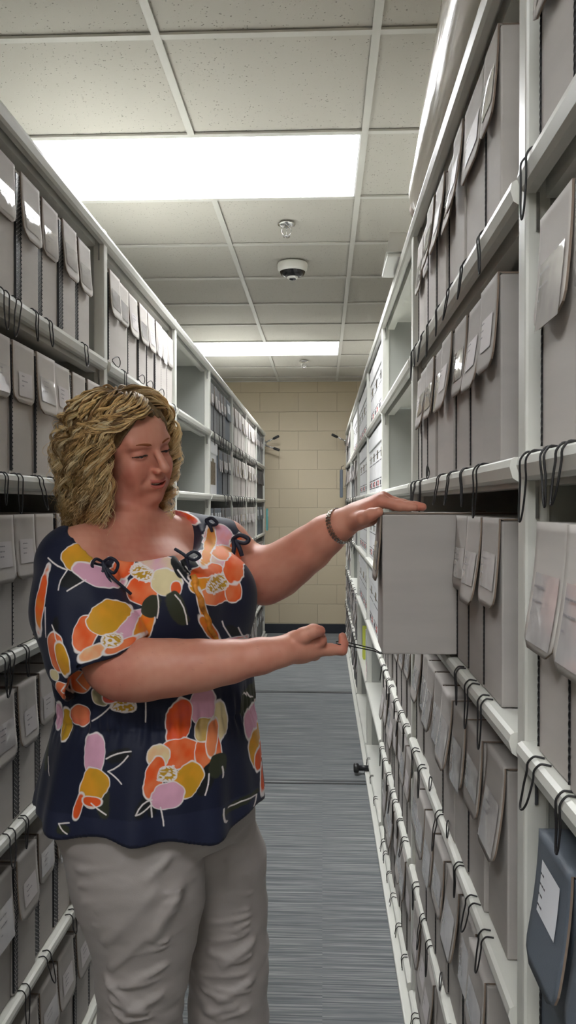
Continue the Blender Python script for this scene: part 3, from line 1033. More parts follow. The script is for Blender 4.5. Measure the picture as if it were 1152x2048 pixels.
_s1 = at(573, 447, 3.80)
sprinkler(_s1.x, 3.80, 'chrome fire sprinkler on the ceiling behind the nearer light')
_s2 = at(608, 722, 7.42)
sprinkler(_s2.x, 7.42, 'small far chrome fire sprinkler on the ceiling near the block wall')
_c = at(585, 530, 4.42)
t = thing('dome_camera', 'white round surveillance camera with dark glossy dome on the ceiling', 'camera', (_c.x, 4.42, H - 0.003))
m = MB(); m.lathe([(0.0, 0.0), (0.078, 0.0), (0.082, -0.008), (0.079, -0.035), (0.070, -0.047), (0.066, -0.047)], seg=40); m.build('housing', M_WHITEP, t)
m = MB(); m.lathe([(0.070, -0.046), (0.062, -0.062), (0.042, -0.072), (0.030, -0.074)], seg=40); m.build('dark_ring', M_BLACKG, t)
m = MB(); m.lathe([(0.031, -0.072), (0.030, -0.080), (0.022, -0.086), (0.020, -0.084)], seg=32); m.build('lens_collar', M_WHITEP, t)
m = MB(); m.lathe([(0.021, -0.083), (0.014, -0.090), (0.0, -0.093)], seg=24); m.build('lens', M_BLACKG, t)

# ------------------------------------------------------------------ clear plastic roll lying on the right unit
M_ROLL = newmat('clear_polythene', srgb(206, 196, 176), 0.28)
bsdf(M_ROLL).inputs['Coat Weight'].default_value = 0.6
bsdf(M_ROLL).inputs['Transmission Weight'].default_value = 0.25
bsdf(M_ROLL).inputs['IOR'].default_value = 1.2
nz = N(M_ROLL, 'ShaderNodeTexNoise', Scale=1.0, Detail=3.0)
tc = N(M_ROLL, 'ShaderNodeTexCoord'); mp = N(M_ROLL, 'ShaderNodeMapping')
mp.inputs['Scale'].default_value = (26, 2.5, 26)
L(M_ROLL, tc.outputs['Object'], mp.inputs['Vector']); L(M_ROLL, mp.outputs[0], nz.inputs['Vector'])
bp = N(M_ROLL, 'ShaderNodeBump', Strength=0.5, Distance=0.01)
L(M_ROLL, nz.outputs['Fac'], bp.inputs['Height']); L(M_ROLL, bp.outputs[0], bsdf(M_ROLL).inputs['Normal'])
t = thing('plastic_roll', 'long shiny roll of clear plastic sheeting on top of the right shelving', 'roll', (XR + 0.018, 0, 2.114))
m = MB()
n_, sg = 46, 30
vs, fs = [], []
for i in range(n_ + 1):
    y = 0.05 + (2.32 - 0.05) * i / n_
    r0 = 0.104 - 0.030 * max(0, (i / n_ - 0.3)) / 0.7
    if i / n_ > 0.97:
        r0 *= 0.75
    for k in range(sg):
        a = 2 * math.pi * k / sg
        r_ = r0 * (1 + 0.035 * math.sin(3 * a + y * 2.1) + 0.018 * math.sin(7 * a - y * 5))
        vs.append((0.022 + (0.104 - r0) + r_ * math.cos(a), y, r0 + max(-r0, r_ * math.sin(a))))
for i in range(n_):
    for k in range(sg):
        k2 = (k + 1) % sg
        fs.append((i * sg + k, i * sg + k2, (i + 1) * sg + k2, (i + 1) * sg + k))
fs.append(tuple(range(sg))); fs.append(tuple(n_ * sg + k for k in range(sg))[::-1])
m.add(vs, fs, True)
m.build('sheet_wrap', M_ROLL, t)
m = MB(); m.tube([(0.022, 0.03, 0.085), (0.022, 0.045, 0.085), (0.022, 2.345, 0.080), (0.022, 2.36, 0.080)], [0.03, 0.034, 0.034, 0.03], 20); m.build('core', M_EDGE, t)
t = thing('folded_sheet', 'small folded white plastic sheet overhanging the top of the right shelving', 'sheet', (XR, 2.62, 2.104))
m = MB()
m.bbox(-0.045, 0.16, -0.13, 0.10, 0.0, 0.012, 0.004)
m.build('lower_fold', M_WHITEP, t)
m = MB()
m.add([(-0.05, -0.14, 0.012), (0.10, -0.14, 0.014), (0.10, 0.09, 0.014), (-0.045, 0.08, 0.012), (-0.035, -0.10, 0.085), (0.08, -0.11, 0.075), (0.08, 0.06, 0.05), (-0.02, 0.04, 0.065)],
      [(0, 1, 2, 3), (0, 4, 5, 1), (1, 5, 6, 2), (2, 6, 7, 3), (3, 7, 4, 0), (4, 7, 6, 5)])
m.build('upper_fold', M_WHITEP, t)

# ================================================================== the woman
# volumes are described by distance functions and skinned into one continuous mesh each


def P3(px, py, Y):
    return np.array(at(px, py, Y))


def smin(a, b, k):
    if k <= 0:
        return np.minimum(a, b)
    h = np.clip(0.5 + 0.5 * (b - a) / k, 0, 1)
    return b + (a - b) * h - k * h * (1 - h)


def smax(a, b, k):
    return -smin(-a, -b, k)


def cap(p, a, b, ra, rb):
    ab = b - a
    t = np.clip(((p - a) @ ab) / (ab @ ab), 0, 1)
    return np.linalg.norm(p - a - t[:, None] * ab, axis=1) - (ra + (rb - ra) * t)


def ell(p, c, r, R=None):
    q = p - c
    if R is not None:
        q = q @ R.T
    r = np.array(r)
    k0 = np.linalg.norm(q / r, axis=1)
    k1 = np.linalg.norm(q / (r * r), axis=1) + 1e-9
    return k0 * (k0 - 1) / k1


def chain(p, pts, k=0.012):
    """rounded limb through (point, radius) stations"""
    d = None
    for (a, ra), (b, rb) in zip(pts[:-1], pts[1:]):
        c = cap(p, a, b, ra, rb)
        d = c if d is None else smin(d, c, k)
    return d


def loft(p, secs, ang=math.radians(45)):
    """stacked ellipses: (z, cx, cy, a across the shoulders, b front to back)"""
    s = np.array(secs)
    z = p[:, 2]
    o = np.argsort(s[:, 0]); s = s[o]
    cx, cy, a, b = [np.interp(z, s[:, 0], s[:, i]) for i in (1, 2, 3, 4)]
    u = (p[:, 0] - cx) * math.sin(ang) + (p[:, 1] - cy) * math.cos(ang)
    v = (p[:, 0] - cx) * math.cos(ang) - (p[:, 1] - cy) * math.sin(ang)
    q = np.sqrt((u / a) ** 2 + (v / b) ** 2) + 1e-9
    g = np.sqrt((u / a ** 2) ** 2 + (v / b ** 2) ** 2) + 1e-9
    d = q * (q - 1) / g
    return np.maximum(d, np.maximum(z - s[-1, 0], s[0, 0] - z)), np.arctan2(v, u)


def noise3(p, f, seed=0):
    """cheap smooth noise, about -1..1"""
    r = np.random.RandomState(seed)
    o = np.zeros(len(p))
    for i in range(7):
        d = r.normal(size=3); d /= np.linalg.norm(d)
        o += np.sin(p @ d * f * (0.6 + 0.25 * i) + r.uniform(0, 6.28) + 1.3 * np.sin(p @ np.roll(d, 1) * f * 0.5 + i))
    return o / 3.6


def axis_coords(a, b, step, fine=()):
    """grid coordinates with finer stretches (start, end, step)"""
    out = [a]
    while out[-1] < b:
        s = step
        for f0, f1, fs in fine:
            if f0 <= out[-1] < f1:
                s = min(s, fs)
        out.append(out[-1] + s)
    n = -(-(len(out) - 1) // 8) * 8
    while len(out) - 1 < n:
        out.append(out[-1] + step)
    return np.array(out)


def skin_volume(fn, X, Y, Z):
    """surface net of fn < 0 on the grid; evaluated only in blocks near the surface"""
    B = 8
    nx, ny, nz_ = len(X), len(Y), len(Z)
    V = np.full((nx, ny, nz_), 1.0, np.float32)
    bx, by, bz = [(n - 1) // B for n in (nx, ny, nz_)]
    cX, cY, cZ = [np.array([(A[i * B] + A[i * B + B]) / 2 for i in range(m)]) for A, m in ((X, bx), (Y, by), (Z, bz))]
    hX, hY, hZ = [np.array([(A[i * B + B] - A[i * B]) / 2 for i in range(m)]) for A, m in ((X, bx), (Y, by), (Z, bz))]
    G = np.stack(np.meshgrid(cX, cY, cZ, indexing='ij'), -1).reshape(-1, 3)
    Hd = np.linalg.norm(np.stack(np.meshgrid(hX, hY, hZ, indexing='ij'), -1).reshape(-1, 3), axis=1)
    D = np.concatenate([fn(G[i:i + 200000]) for i in range(0, len(G), 200000)])
    act = np.abs(D) < Hd * 1.3 + 0.006
    sgn = np.where(D < 0, -1.0, 1.0).reshape(bx, by, bz)
    full = np.repeat(np.repeat(np.repeat(sgn, B, 0), B, 1), B, 2)
    V[:bx * B, :by * B, :bz * B] = full
    V[bx * B:] = V[bx * B - 1:bx * B]; V[:, by * B:] = V[:, by * B - 1:by * B]; V[:, :, bz * B:] = V[:, :, bz * B - 1:bz * B]
    idx = np.argwhere(act.reshape(bx, by, bz))
    r = np.arange(B + 1)
    L3 = np.stack(np.meshgrid(r, r, r, indexing='ij'), -1).reshape(-1, 3)
    for s in range(0, len(idx), 400):
        I = (idx[s:s + 400, None, :] * B + L3[None]).reshape(-1, 3)
        P = np.stack([X[I[:, 0]], Y[I[:, 1]], Z[I[:, 2]]], 1)
        V[I[:, 0], I[:, 1], I[:, 2]] = fn(P)
    S = V < 0
    c = np.zeros((nx - 1, ny - 1, nz_ - 1), np.uint8)
    for dx in (0, 1):
        for dy in (0, 1):
            for dz in (0, 1):
                c += S[dx:nx - 1 + dx, dy:ny - 1 + dy, dz:nz_ - 1 + dz]
    cells = np.argwhere((c > 0) & (c < 8))
    cid = np.full(c.shape, -1, np.int32)
    cid[cells[:, 0], cells[:, 1], cells[:, 2]] = np.arange(len(cells))
    acc = np.zeros((len(cells), 3)); cnt = np.zeros(len(cells))
    XYZ = (X, Y, Z)
    for ax in range(3):
        o1, o2 = [q for q in range(3) if q != ax]
        for a in (0, 1):
            for b in (0, 1):
                off = [0, 0, 0]; off[o1] = a; off[o2] = b
                I0 = cells + np.array(off)
                I1 = I0.copy(); I1[:, ax] += 1
                v0 = V[I0[:, 0], I0[:, 1], I0[:, 2]]; v1 = V[I1[:, 0], I1[:, 1], I1[:, 2]]
                m = (v0 < 0) != (v1 < 0)
                t = v0[m] / (v0[m] - v1[m])
                q = np.stack([XYZ[k][I0[m][:, k]] for k in range(3)], 1).astype(float)
                q[:, ax] += t * (XYZ[ax][I1[m][:, ax]] - XYZ[ax][I0[m][:, ax]])
                acc[m] += q; cnt[m] += 1
    verts = acc / cnt[:, None]
    quads = []
    for ax in range(3):
        o1, o2 = (ax + 1) % 3, (ax + 2) % 3
        sl0 = [slice(None)] * 3; sl1 = [slice(None)] * 3
        sl0[ax] = slice(0, -1); sl1[ax] = slice(1, None)
        ch = S[tuple(sl0)] != S[tuple(sl1)]
        E = np.argwhere(ch)
        E = E[(E[:, o1] > 0) & (E[:, o2] > 0) & (E[:, o1] < S.shape[o1] - 1) & (E[:, o2] < S.shape[o2] - 1)]
        def cell(d1, d2):
            q = E.copy(); q[:, o1] -= d1; q[:, o2] -= d2
            return cid[q[:, 0], q[:, 1], q[:, 2]]
        Q = np.stack([cell(1, 1), cell(0, 1), cell(0, 0), cell(1, 0)], 1)
        inside = S[E[:, 0], E[:, 1], E[:, 2]]
        Q[~inside] = Q[~inside][:, ::-1]
        quads.append(Q)
    Q = np.concatenate(quads)
    Q = Q[(Q >= 0).all(1)]
    return verts, Q


def relax(v, Q, n=1, lam=0.5):
    A = Q.ravel(); B = np.roll(Q, -1, 1).ravel(); Z_ = np.roll(Q, 1, 1).ravel()
    cnt = np.maximum(np.bincount(A, minlength=len(v)) * 2, 1)
    for _ in range(n):
        acc = np.stack([np.bincount(A, v[B, k] + v[Z_, k], minlength=len(v)) for k in range(3)], 1)
        v = v * (1 - lam) + lam * acc / cnt[:, None]
    return v


def np_mesh(name, v, Q, mat, col=None):
    me = bpy.data.meshes.new(name)
    n = Q.shape[1]
    me.vertices.add(len(v)); me.vertices.foreach_set('co', v.astype(np.float32).ravel())
    me.loops.add(Q.size); me.loops.foreach_set('vertex_index', Q.astype(np.int32).ravel())
    me.polygons.add(len(Q)); me.polygons.foreach_set('loop_start', np.arange(0, Q.size, n, dtype=np.int32))
    me.polygons.foreach_set('use_smooth', np.ones(len(Q), bool))
    me.update(calc_edges=True)
    me.materials.append(mat)
    if col is not None and len(col) == len(me.vertices):
        at_ = me.color_attributes.new('pigment', 'FLOAT_COLOR', 'POINT')
        at_.data.foreach_set('color', np.concatenate([col, np.ones((len(col), 1))], 1).astype(np.float32).ravel())
    return me


def pigment(m):
    a = N(m, 'ShaderNodeVertexColor', _layer_name='pigment')
    L(m, a.outputs['Color'], bsdf(m).inputs['Base Color'])
    return m


M_SKIN = pigment(newmat('skin', (0.5, 0.3, 0.2), 0.48, spec=0.35))
bsdf(M_SKIN).inputs['Subsurface Weight'].default_value = 0.12
bsdf(M_SKIN).inputs['Subsurface Radius'].default_value = (0.010, 0.004, 0.002)
bsdf(M_SKIN).inputs['Subsurface Scale'].default_value = 0.6
nz = N(M_SKIN, 'ShaderNodeTexNoise', Scale=420.0, Detail=3.0)
tc = N(M_SKIN, 'ShaderNodeTexCoord'); L(M_SKIN, tc.outputs['Object'], nz.inputs['Vector'])
bp = N(M_SKIN, 'ShaderNodeBump', Strength=0.16, Distance=0.001)
L(M_SKIN, nz.outputs['Fac'], bp.inputs['Height']); L(M_SKIN, bp.outputs[0], bsdf(M_SKIN).inputs['Normal'])
M_CLOTH = pigment(newmat('printed_chiffon', (0.02, 0.03, 0.06), 0.62, spec=0.3))
bsdf(M_CLOTH).inputs['Sheen Weight'].default_value = 0.08
nz = N(M_CLOTH, 'ShaderNodeTexNoise', Scale=500.0, Detail=2.0)
tc = N(M_CLOTH, 'ShaderNodeTexCoord'); L(M_CLOTH, tc.outputs['Object'], nz.inputs['Vector'])
bp = N(M_CLOTH, 'ShaderNodeBump', Strength=0.12, Distance=0.001)
L(M_CLOTH, nz.outputs['Fac'], bp.inputs['Height']); L(M_CLOTH, bp.outputs[0], bsdf(M_CLOTH).inputs['Normal'])
M_TIE = newmat('navy_tie', srgb(18, 24, 44), 0.6)
M_PANTS = newmat('pale_cotton_twill', srgb(164, 157, 153), 0.5, spec=0.4)
bsdf(M_PANTS).inputs['Sheen Weight'].default_value = 0.1
nz = N(M_PANTS, 'ShaderNodeTexNoise', Scale=700.0, Detail=2.0)
tc = N(M_PANTS, 'ShaderNodeTexCoord'); L(M_PANTS, tc.outputs['Object'], nz.inputs['Vector'])
bp = N(M_PANTS, 'ShaderNodeBump', Strength=0.2, Distance=0.001)
L(M_PANTS, nz.outputs['Fac'], bp.inputs['Height']); L(M_PANTS, bp.outputs[0], bsdf(M_PANTS).inputs['Normal'])
M_HAIR = pigment(newmat('blonde_hair', (0.4, 0.3, 0.15), 0.5, spec=0.3))
M_TEETH = newmat('teeth', srgb(225, 215, 200), 0.3)
M_EYE = newmat('eye_white', srgb(200, 190, 182), 0.2)
M_IRIS = newmat('iris', srgb(70, 84, 92), 0.15)
M_LASH = newmat('lash_brown', srgb(46, 32, 26), 0.6)
M_BROW = newmat('brow_brown', srgb(140, 84, 56), 0.9, spec=0.1)
M_SILVER = newmat('silver', (0.55, 0.52, 0.48), 0.25, 1.0)
M_NAIL = newmat('nail', srgb(222, 168, 152), 0.25)
M_SHOE = newmat('shoe_canvas', srgb(190, 188, 184), 0.7)

# ---- head frame: x towards the face, y her left, z up
_a, _p, _r = math.radians(35), math.radians(8), math.radians(13)
Fh = np.array([math.cos(_a), -math.sin(_a), 0.0]); Lh = np.array([math.sin(_a), math.cos(_a), 0.0]); Zh = np.array([0, 0, 1.0])
Ff = math.cos(_p) * Fh - math.sin(_p) * Zh
Uf = math.sin(_p) * Fh + math.cos(_p) * Zh
Lf = math.cos(_r) * Lh + math.sin(_r) * Uf
Uf = math.cos(_r) * Uf - math.sin(_r) * Lh
HR = np.stack([Ff, Lf, Uf])                 # rows: local axes in the world
HO = P3(309, 905, 1.575) - 0.078 * Ff       # middle of the head at eye height
HS = 0.98


def tohead(p):
    return (p - HO) @ HR.T / HS


def fromhead(q):
    return np.asarray(q) * HS @ HR + HO


def V3(*a):
    return np.array(a, float)


def head_sdf(p):
    q = tohead(p)
    s = q.copy(); s[:, 1] = np.abs(s[:, 1])           # the face is symmetric
    d = ell(q, V3(-0.012, 0, 0.030), (0.092, 0.075, 0.079))
    d = smin(d, ell(q, V3(0.029, 0, 0.032), (0.054, 0.060, 0.046)), 0.02)      # forehead
    d = smin(d, ell(q, V3(0.026, 0, -0.030), (0.056, 0.061, 0.070)), 0.02)
    d = smin(d, ell(q, V3(0.056, 0, -0.091), (0.026, 0.028, 0.020)), 0.022)    # chin
    d = smin(d, ell(s, V3(0.020, 0.034, -0.072), (0.040, 0.026, 0.030)), 0.025)  # jaw, full
    d = smin(d, ell(q, V3(0.016, 0, -0.094), (0.046, 0.044, 0.020)), 0.022)    # under the chin
    d = smin(d, ell(s, V3(0.058, 0.037, -0.032), (0.022, 0.022, 0.024)), 0.018)  # cheeks
    d = smin(d, ell(s, V3(0.062, 0.030, -0.056), (0.016, 0.014, 0.020)), 0.016)
    d = smin(d, cap(s, V3(0.078, 0.006, 0.020), V3(0.068, 0.044, 0.020), 0.010, 0.008), 0.014)  # brow
    # eye sockets, lids
    d = smax(d, -ell(s, V3(0.096, 0.030, 0.000), (0.020, 0.017, 0.013)), 0.010)
    d = smin(d, ell(s, V3(0.0665, 0.031, -0.001), (0.0150, 0.0165, 0.0135)), 0.004)
    d = smax(d, -cap(s, V3(0.0850, 0.0190, -0.0045), V3(0.0765, 0.0440, -0.0035), 0.0034, 0.0022), 0.001)
    d = smax(d, -cap(s, V3(0.0838, 0.0175, 0.0085), V3(0.0740, 0.0460, 0.0085), 0.0012, 0.0010), 0.003)    # lid crease    # lid slit
    # nose
    n = cap(q, V3(0.081, 0, 0.012), V3(0.1075, 0, -0.030), 0.0058, 0.0094)
    n = smin(n, ell(s, V3(0.0920, 0.0110, -0.0345), (0.0120, 0.0068, 0.0075)), 0.005)
    d = smin(d, n, 0.007)
    d = smax(d, -ell(s, V3(0.0970, 0.0066, -0.0420), (0.0060, 0.0034, 0.0040)), 0.002)   # nostrils
    # mouth
    d = smin(d, ell(q, V3(0.074, 0, -0.060), (0.0165, 0.025, 0.018)), 0.012)   # muzzle
    curve = 9.0 * s[:, 1] ** 2                                                  # smiling corners
    m = q.copy(); m[:, 2] -= curve; m[:, 0] += 14 * s[:, 1] ** 2
    d = smin(d, ell(m, V3(0.0880, 0, -0.0570), (0.0058, 0.0205, 0.0034)), 0.003)
    d = smin(d, ell(m, V3(0.0870, 0, -0.0690), (0.0064, 0.0170, 0.0044)), 0.003)
    d = smax(d, -ell(m, V3(0.0920, 0, -0.0630), (0.0180, 0.0200, 0.0026)), 0.0012)
    d = smax(d, -ell(q, V3(0.0905, 0, -0.0790), (0.007, 0.015, 0.004)), 0.006)
    d = smax(d, -cap(s, V3(0.0900, 0.0170, -0.038), V3(0.080, 0.034, -0.058), 0.0008, 0.0005), 0.012)  # smile fold
    # ears
    d = smin(d, ell(s, V3(-0.006, 0.077, -0.012), (0.018, 0.007, 0.030)), 0.005)
    return d * HS


# ---- body landmarks
S_N, S_F = V3(-0.455, 1.50, 1.250), V3(-0.215, 1.740, 1.262)
NECK = P3(246, 1046, 1.625)
torso_secs = [(1.322, -0.388, 1.63, 0.060, 0.045), (1.295, -0.370, 1.628, 0.115, 0.065), (1.26, -0.350, 1.622, 0.160, 0.095), (1.20, -0.332, 1.615, 0.178, 0.128),
              (1.13, -0.325, 1.61, 0.182, 0.143), (1.04, -0.325, 1.61, 0.185, 0.150), (0.97, -0.325, 1.61, 0.187, 0.160), (0.87, -0.330, 1.61, 0.190, 0.166),
              (0.77, -0.330, 1.61, 0.178, 0.155), (0.70, -0.330, 1.61, 0.14, 0.12)]
arm_n = [(S_N, 0.062), (P3(186, 1230, 1.450), 0.052), (P3(245, 1338, 1.395), 0.049), (P3(300, 1338, 1.39), 0.0475), (P3(350, 1335, 1.39), 0.0445), (P3(404, 1330, 1.39), 0.0400),
         (P3(460, 1323, 1.395), 0.0335), (P3(520, 1312, 1.40), 0.0275), (P3(560, 1304, 1.405), 0.0245)]
arm_f = [(S_F, 0.064), (P3(480, 1140, 1.745), 0.0600), (P3(528, 1152, 1.725), 0.0570), (P3(558, 1140, 1.71), 0.0520), (P3(588, 1119, 1.69), 0.0465), (P3(620, 1096, 1.665), 0.0425),
         (P3(652, 1070, 1.64), 0.0360), (P3(684, 1048, 1.615), 0.0295)]


def hand_f(p):
    """her left hand, flat on top of the box"""
    w = P3(684, 1048, 1.615)
    palm = cap(p, w, P3(715, 1034, 1.600), 0.026, 0.023)
    mcp = [P3(762, 1002, 1.548), P3(766, 997, 1.568), P3(763, 998, 1.588), P3(755, 1004, 1.606)]
    root = [P3(712, 1034, 1.590), P3(712, 1030, 1.598), P3(710, 1028, 1.608), P3(708, 1030, 1.616)]
    for a, b, r in zip(root, mcp, (0.0165, 0.016, 0.0155, 0.0145)):
        palm = smin(palm, cap(p, a, b, 0.018, r * 0.80), 0.014)
    palm = smin(palm, ell(p, P3(728, 1040, 1.575), (0.026, 0.024, 0.014)), 0.014)
    zt = 1.3445                       # the top of the box
    T = [[(798, 1.540, 0.0105), (815, 1.537, 0.0088), (827, 1.536, 0.0078)],
         [(806, 1.562, 0.0118), (830, 1.560, 0.0092), (845, 1.559, 0.0078)],
         [(802, 1.586, 0.0110), (822, 1.587, 0.0088), (836, 1.588, 0.0076)],
         [(788, 1.610, 0.0095), (804, 1.614, 0.0080), (815, 1.617, 0.0070)]]
    fs = None
    for m0, fin, r0 in zip(mcp, T, (0.0110, 0.0112, 0.0106, 0.0095)):
        pts = [(m0, r0)]
        for i, (px, Y, hz) in enumerate(fin):
            q = P3(px, 1015, Y); q[2] = zt + hz
            pts.append((q, (r0 * 0.90, r0 * 0.82, r0 * 0.70)[i]))
        c = chain(p, pts, 0.004)
        c = smin(c, np.linalg.norm(p - pts[1][0], axis=1) - pts[1][1] * 1.10, 0.003)
        fs = c if fs is None else smin(fs, c, 0.0012)
    d = smin(palm, fs, 0.007)
    th = chain(p, [(P3(712, 1044, 1.585), 0.017), (P3(727, 1036, 1.548), 0.0135), (P3(743, 1029, 1.528), 0.0115), (P3(757, 1024, 1.518), 0.0092)], 0.005)
    return smin(d, th, 0.006)


def hand_n(p):
    """her right hand, forefinger hooked in the cord"""
    w = P3(560, 1304, 1.405)
    d = cap(p, w, P3(592, 1294, 1.42), 0.0235, 0.026)
    d = smin(d, ell(p, P3(603, 1294, 1.43), (0.036, 0.024, 0.0275)), 0.015)
    th = chain(p, [(P3(580, 1287, 1.415), 0.017), (P3(607, 1271, 1.405), 0.0135), (P3(627, 1262, 1.405), 0.0118), (P3(640, 1262, 1.412), 0.0095)], 0.005)
    ix = chain(p, [(P3(618, 1302, 1.425), 0.0128), (P3(660, 1299, 1.440), 0.0105), (P3(684, 1300, 1.446), 0.0092), (P3(687, 1287, 1.448), 0.0082), (P3(685, 1273, 1.448), 0.0072)], 0.004)
    fs = ix
    for j in range(3):
        yy = 1.428 + 0.019 * j
        dz = 3 * j
        f = chain(p, [(P3(616, 1292 + dz, yy), 0.0125), (P3(641, 1281 + dz, yy - 0.004), 0.0105), (P3(640, 1272 + dz, yy + 0.012), 0.0090), (P3(622, 1278 + dz, yy + 0.020), 0.0080)], 0.004)
        fs = smin(fs, f, 0.0012)
    d = smin(d, fs, 0.007)
    d = smin(d, th, 0.0035)
    d = smin(d, cap(p, P3(590, 1300, 1.44), P3(628, 1306, 1.45), 0.020, 0.014), 0.010)
    return d


def torso_skin(p):
    t, _ = loft(p, torso_secs)
    t = smin(t, cap(p, NECK, S_N + V3(0.01, 0.01, 0.0), 0.040, 0.060), 0.04)
    t = smin(t, cap(p, NECK, S_F + V3(-0.01, -0.01, 0.0), 0.036, 0.056), 0.04)
    return t


def body_sdf(p):
    d = torso_skin(p)
    d = smin(d, chain(p, arm_n, 0.02), 0.03)
    # soft flesh under the near upper arm
    d = smin(d, cap(p, P3(215, 1330, 1.41), P3(280, 1352, 1.40), 0.040, 0.036), 0.025)
    d = smin(d, chain(p, arm_f, 0.02), 0.03)
    neck = cap(p, NECK, HO + HR.T @ V3(-0.026, 0, -0.072) * HS, 0.056, 0.050)
    neck = smin(neck, cap(p, P3(262, 1092, 1.56), HO + HR.T @ V3(-0.008, 0, -0.100) * HS, 0.020, 0.030), 0.04)
    d = smin(d, neck, 0.035)
    m = p[:, 2] > 1.28
    if m.any():
        d = d.copy()
        d[m] = smin(d[m], head_sdf(p[m]), 0.018)
    m = p[:, 0] > -0.11
    if m.any():
        d[m] = smin(smin(d[m], hand_f(p[m]), 0.012), hand_n(p[m]), 0.012)
    # legs inside the trousers
    m = p[:, 2] < 0.86
    if m.any():
        d[m] = smin(d[m], smin(chain(p[m], [(a, r - 0.034) for a, r in leg_n], 0.02), chain(p[m], [(a, r - 0.034) for a, r in leg_f], 0.02), 0.02), 0.05)
    return d


leg_n = [(P3(262, 1665, 1.535), 0.130), (P3(276, 1750, 1.52), 0.118), (P3(286, 1808, 1.52), 0.107), (P3(288, 1883, 1.515), 0.088), (P3(284, 1954, 1.51), 0.078), (P3(280, 2030, 1.51), 0.071),
         (V3(-0.335, 1.52, 0.30), 0.070), (V3(-0.335, 1.535, 0.15), 0.062), (V3(-0.335, 1.545, 0.10), 0.060)]
leg_f = [(P3(405, 1665, 1.66), 0.115), (P3(436, 1720, 1.685), 0.094), (P3(450, 1808, 1.70), 0.082), (P3(454, 1900, 1.70), 0.080), (P3(457, 1975, 1.70), 0.076), (P3(456, 2040, 1.70), 0.073),
         (V3(-0.195, 1.71, 0.28), 0.070), (V3(-0.195, 1.715, 0.15), 0.062), (V3(-0.195, 1.72, 0.10), 0.060)]


def build_skin():
    X = axis_coords(-0.62, 0.225, 0.0035, ((-0.48, -0.255, 0.0016), (-0.10, 0.22, 0.0017)))
    Y = axis_coords(1.30, 1.86, 0.0032, ((1.38, 1.64, 0.0022),))
    Z = axis_coords(0.05, 1.60, 0.008, ((0.9, 1.60, 0.0032), (1.06, 1.14, 0.0017), (1.33, 1.60, 0.0016)))
    v, Q = skin_volume(body_sdf, X, Y, Z)
    v = relax(v, Q, 1, 0.35)
    # natural skin tones
    q = tohead(v)
    base = np.tile(np.array(srgb(206, 146, 124)), (len(v), 1))
    red = np.array(srgb(182, 98, 80))
    w = np.zeros(len(v))
    ay = np.abs(q[:, 1])
    w += 0.30 * np.exp(-(((q[:, 0] - 0.07) / 0.045) ** 2 + ((ay - 0.040) / 0.030) ** 2 + ((q[:, 2] + 0.036) / 0.034) ** 2))
    w += 0.6 * np.exp(-(((q[:, 0] - 0.10) / 0.014) ** 2 + (ay / 0.012) ** 2 + ((q[:, 2] + 0.036) / 0.014) ** 2))
    w += 0.5 * np.exp(-(((q[:, 0] - 0.04) / 0.05) ** 2 + (ay / 0.06) ** 2 + ((q[:, 2] + 0.115) / 0.03) ** 2))
    dN = np.linalg.norm(v - P3(300, 1075, 1.52), axis=1)
    w += 0.55 * np.exp(-(dN / 0.06) ** 2)
    for c, s_ in ((P3(245, 1350, 1.38), 0.05), (P3(530, 1180, 1.70), 0.05), (P3(640, 1266, 1.41), 0.016), (P3(762, 1000, 1.56), 0.022), (P3(690, 1290, 1.445), 0.016), (P3(835, 1012, 1.56), 0.02)):
        w += 0.5 * np.exp(-(np.linalg.norm(v - c, axis=1) / s_) ** 2)
    w += 0.18 * noise3(v, 60, 3) + 0.10 * noise3(v, 220, 5)
    w = np.clip(w + 0.12, 0, 1)[:, None]
    c = base * (1 - w) + red * w
    fr = (noise3(v, 900, 8) > 1.35) & (v[:, 0] < 0.0) & (v[:, 2] < 1.2)
    c[fr] = c[fr] * 0.82
    # lips
    mz = q[:, 2] - 9.0 * q[:, 1] ** 2
    lipw = np.clip((0.0215 - ay) / 0.002, 0, 1) * np.clip((-0.0530 - mz) / 0.0012, 0, 1) * np.clip((mz + 0.0735 - 10 * q[:, 1] ** 2) / 0.0012, 0, 1) * np.clip((q[:, 0] + 14 * q[:, 1] ** 2 - 0.080) / 0.001, 0, 1)
    lipw = lipw[:, None] * 0.85
    c = c * (1 - lipw) + np.array(srgb(178, 92, 84)) * lipw
    lid = (0.5 * np.exp(-(((ay - 0.031) / 0.017) ** 2 + ((q[:, 2] - 0.004) / 0.009) ** 2)) * (q[:, 0] > 0.05))[:, None]
    c = c * (1 - lid) + np.array(srgb(176, 104, 90)) * lid
    inm = (np.abs(mz + 0.0630) < 0.0024) & (ay < 0.0195) & (q[:, 0] > 0.060) & (q[:, 0] + 14 * q[:, 1] ** 2 < 0.0840)
    c[inm] = np.array(srgb(70, 24, 22))
    return np_mesh('skin', v, Q, M_SKIN, c)


def head_tube(mb, pts, r, seg=6):
    mb.tube([Vector(fromhead(p)) for p in pts], r, seg)

woman = thing('person', 'woman with curly blonde hair, floral navy blouse and pale trousers pulling out a box', 'person', (-0.30, 1.60, 0.0))


def wear(name, me):
    """body parts and clothes are made in place: hang them on the woman without moving them"""
    o = link(name, me, woman)
    o.location = -woman.location
    return o


skin_o = wear('body', build_skin())


# ---- eyes, lashes, brows, teeth, nails
def surf_x(y, z, lift=0.0, x0=0.13):
    """how far forward the face is at (y, z) in the head's own axes"""
    xs = np.linspace(x0, 0.03, 300)
    d = head_sdf(fromhead(np.stack([xs, np.full(300, y), np.full(300, z)], 1)))
    i = np.argmax(d < 0)
    return xs[i] + lift


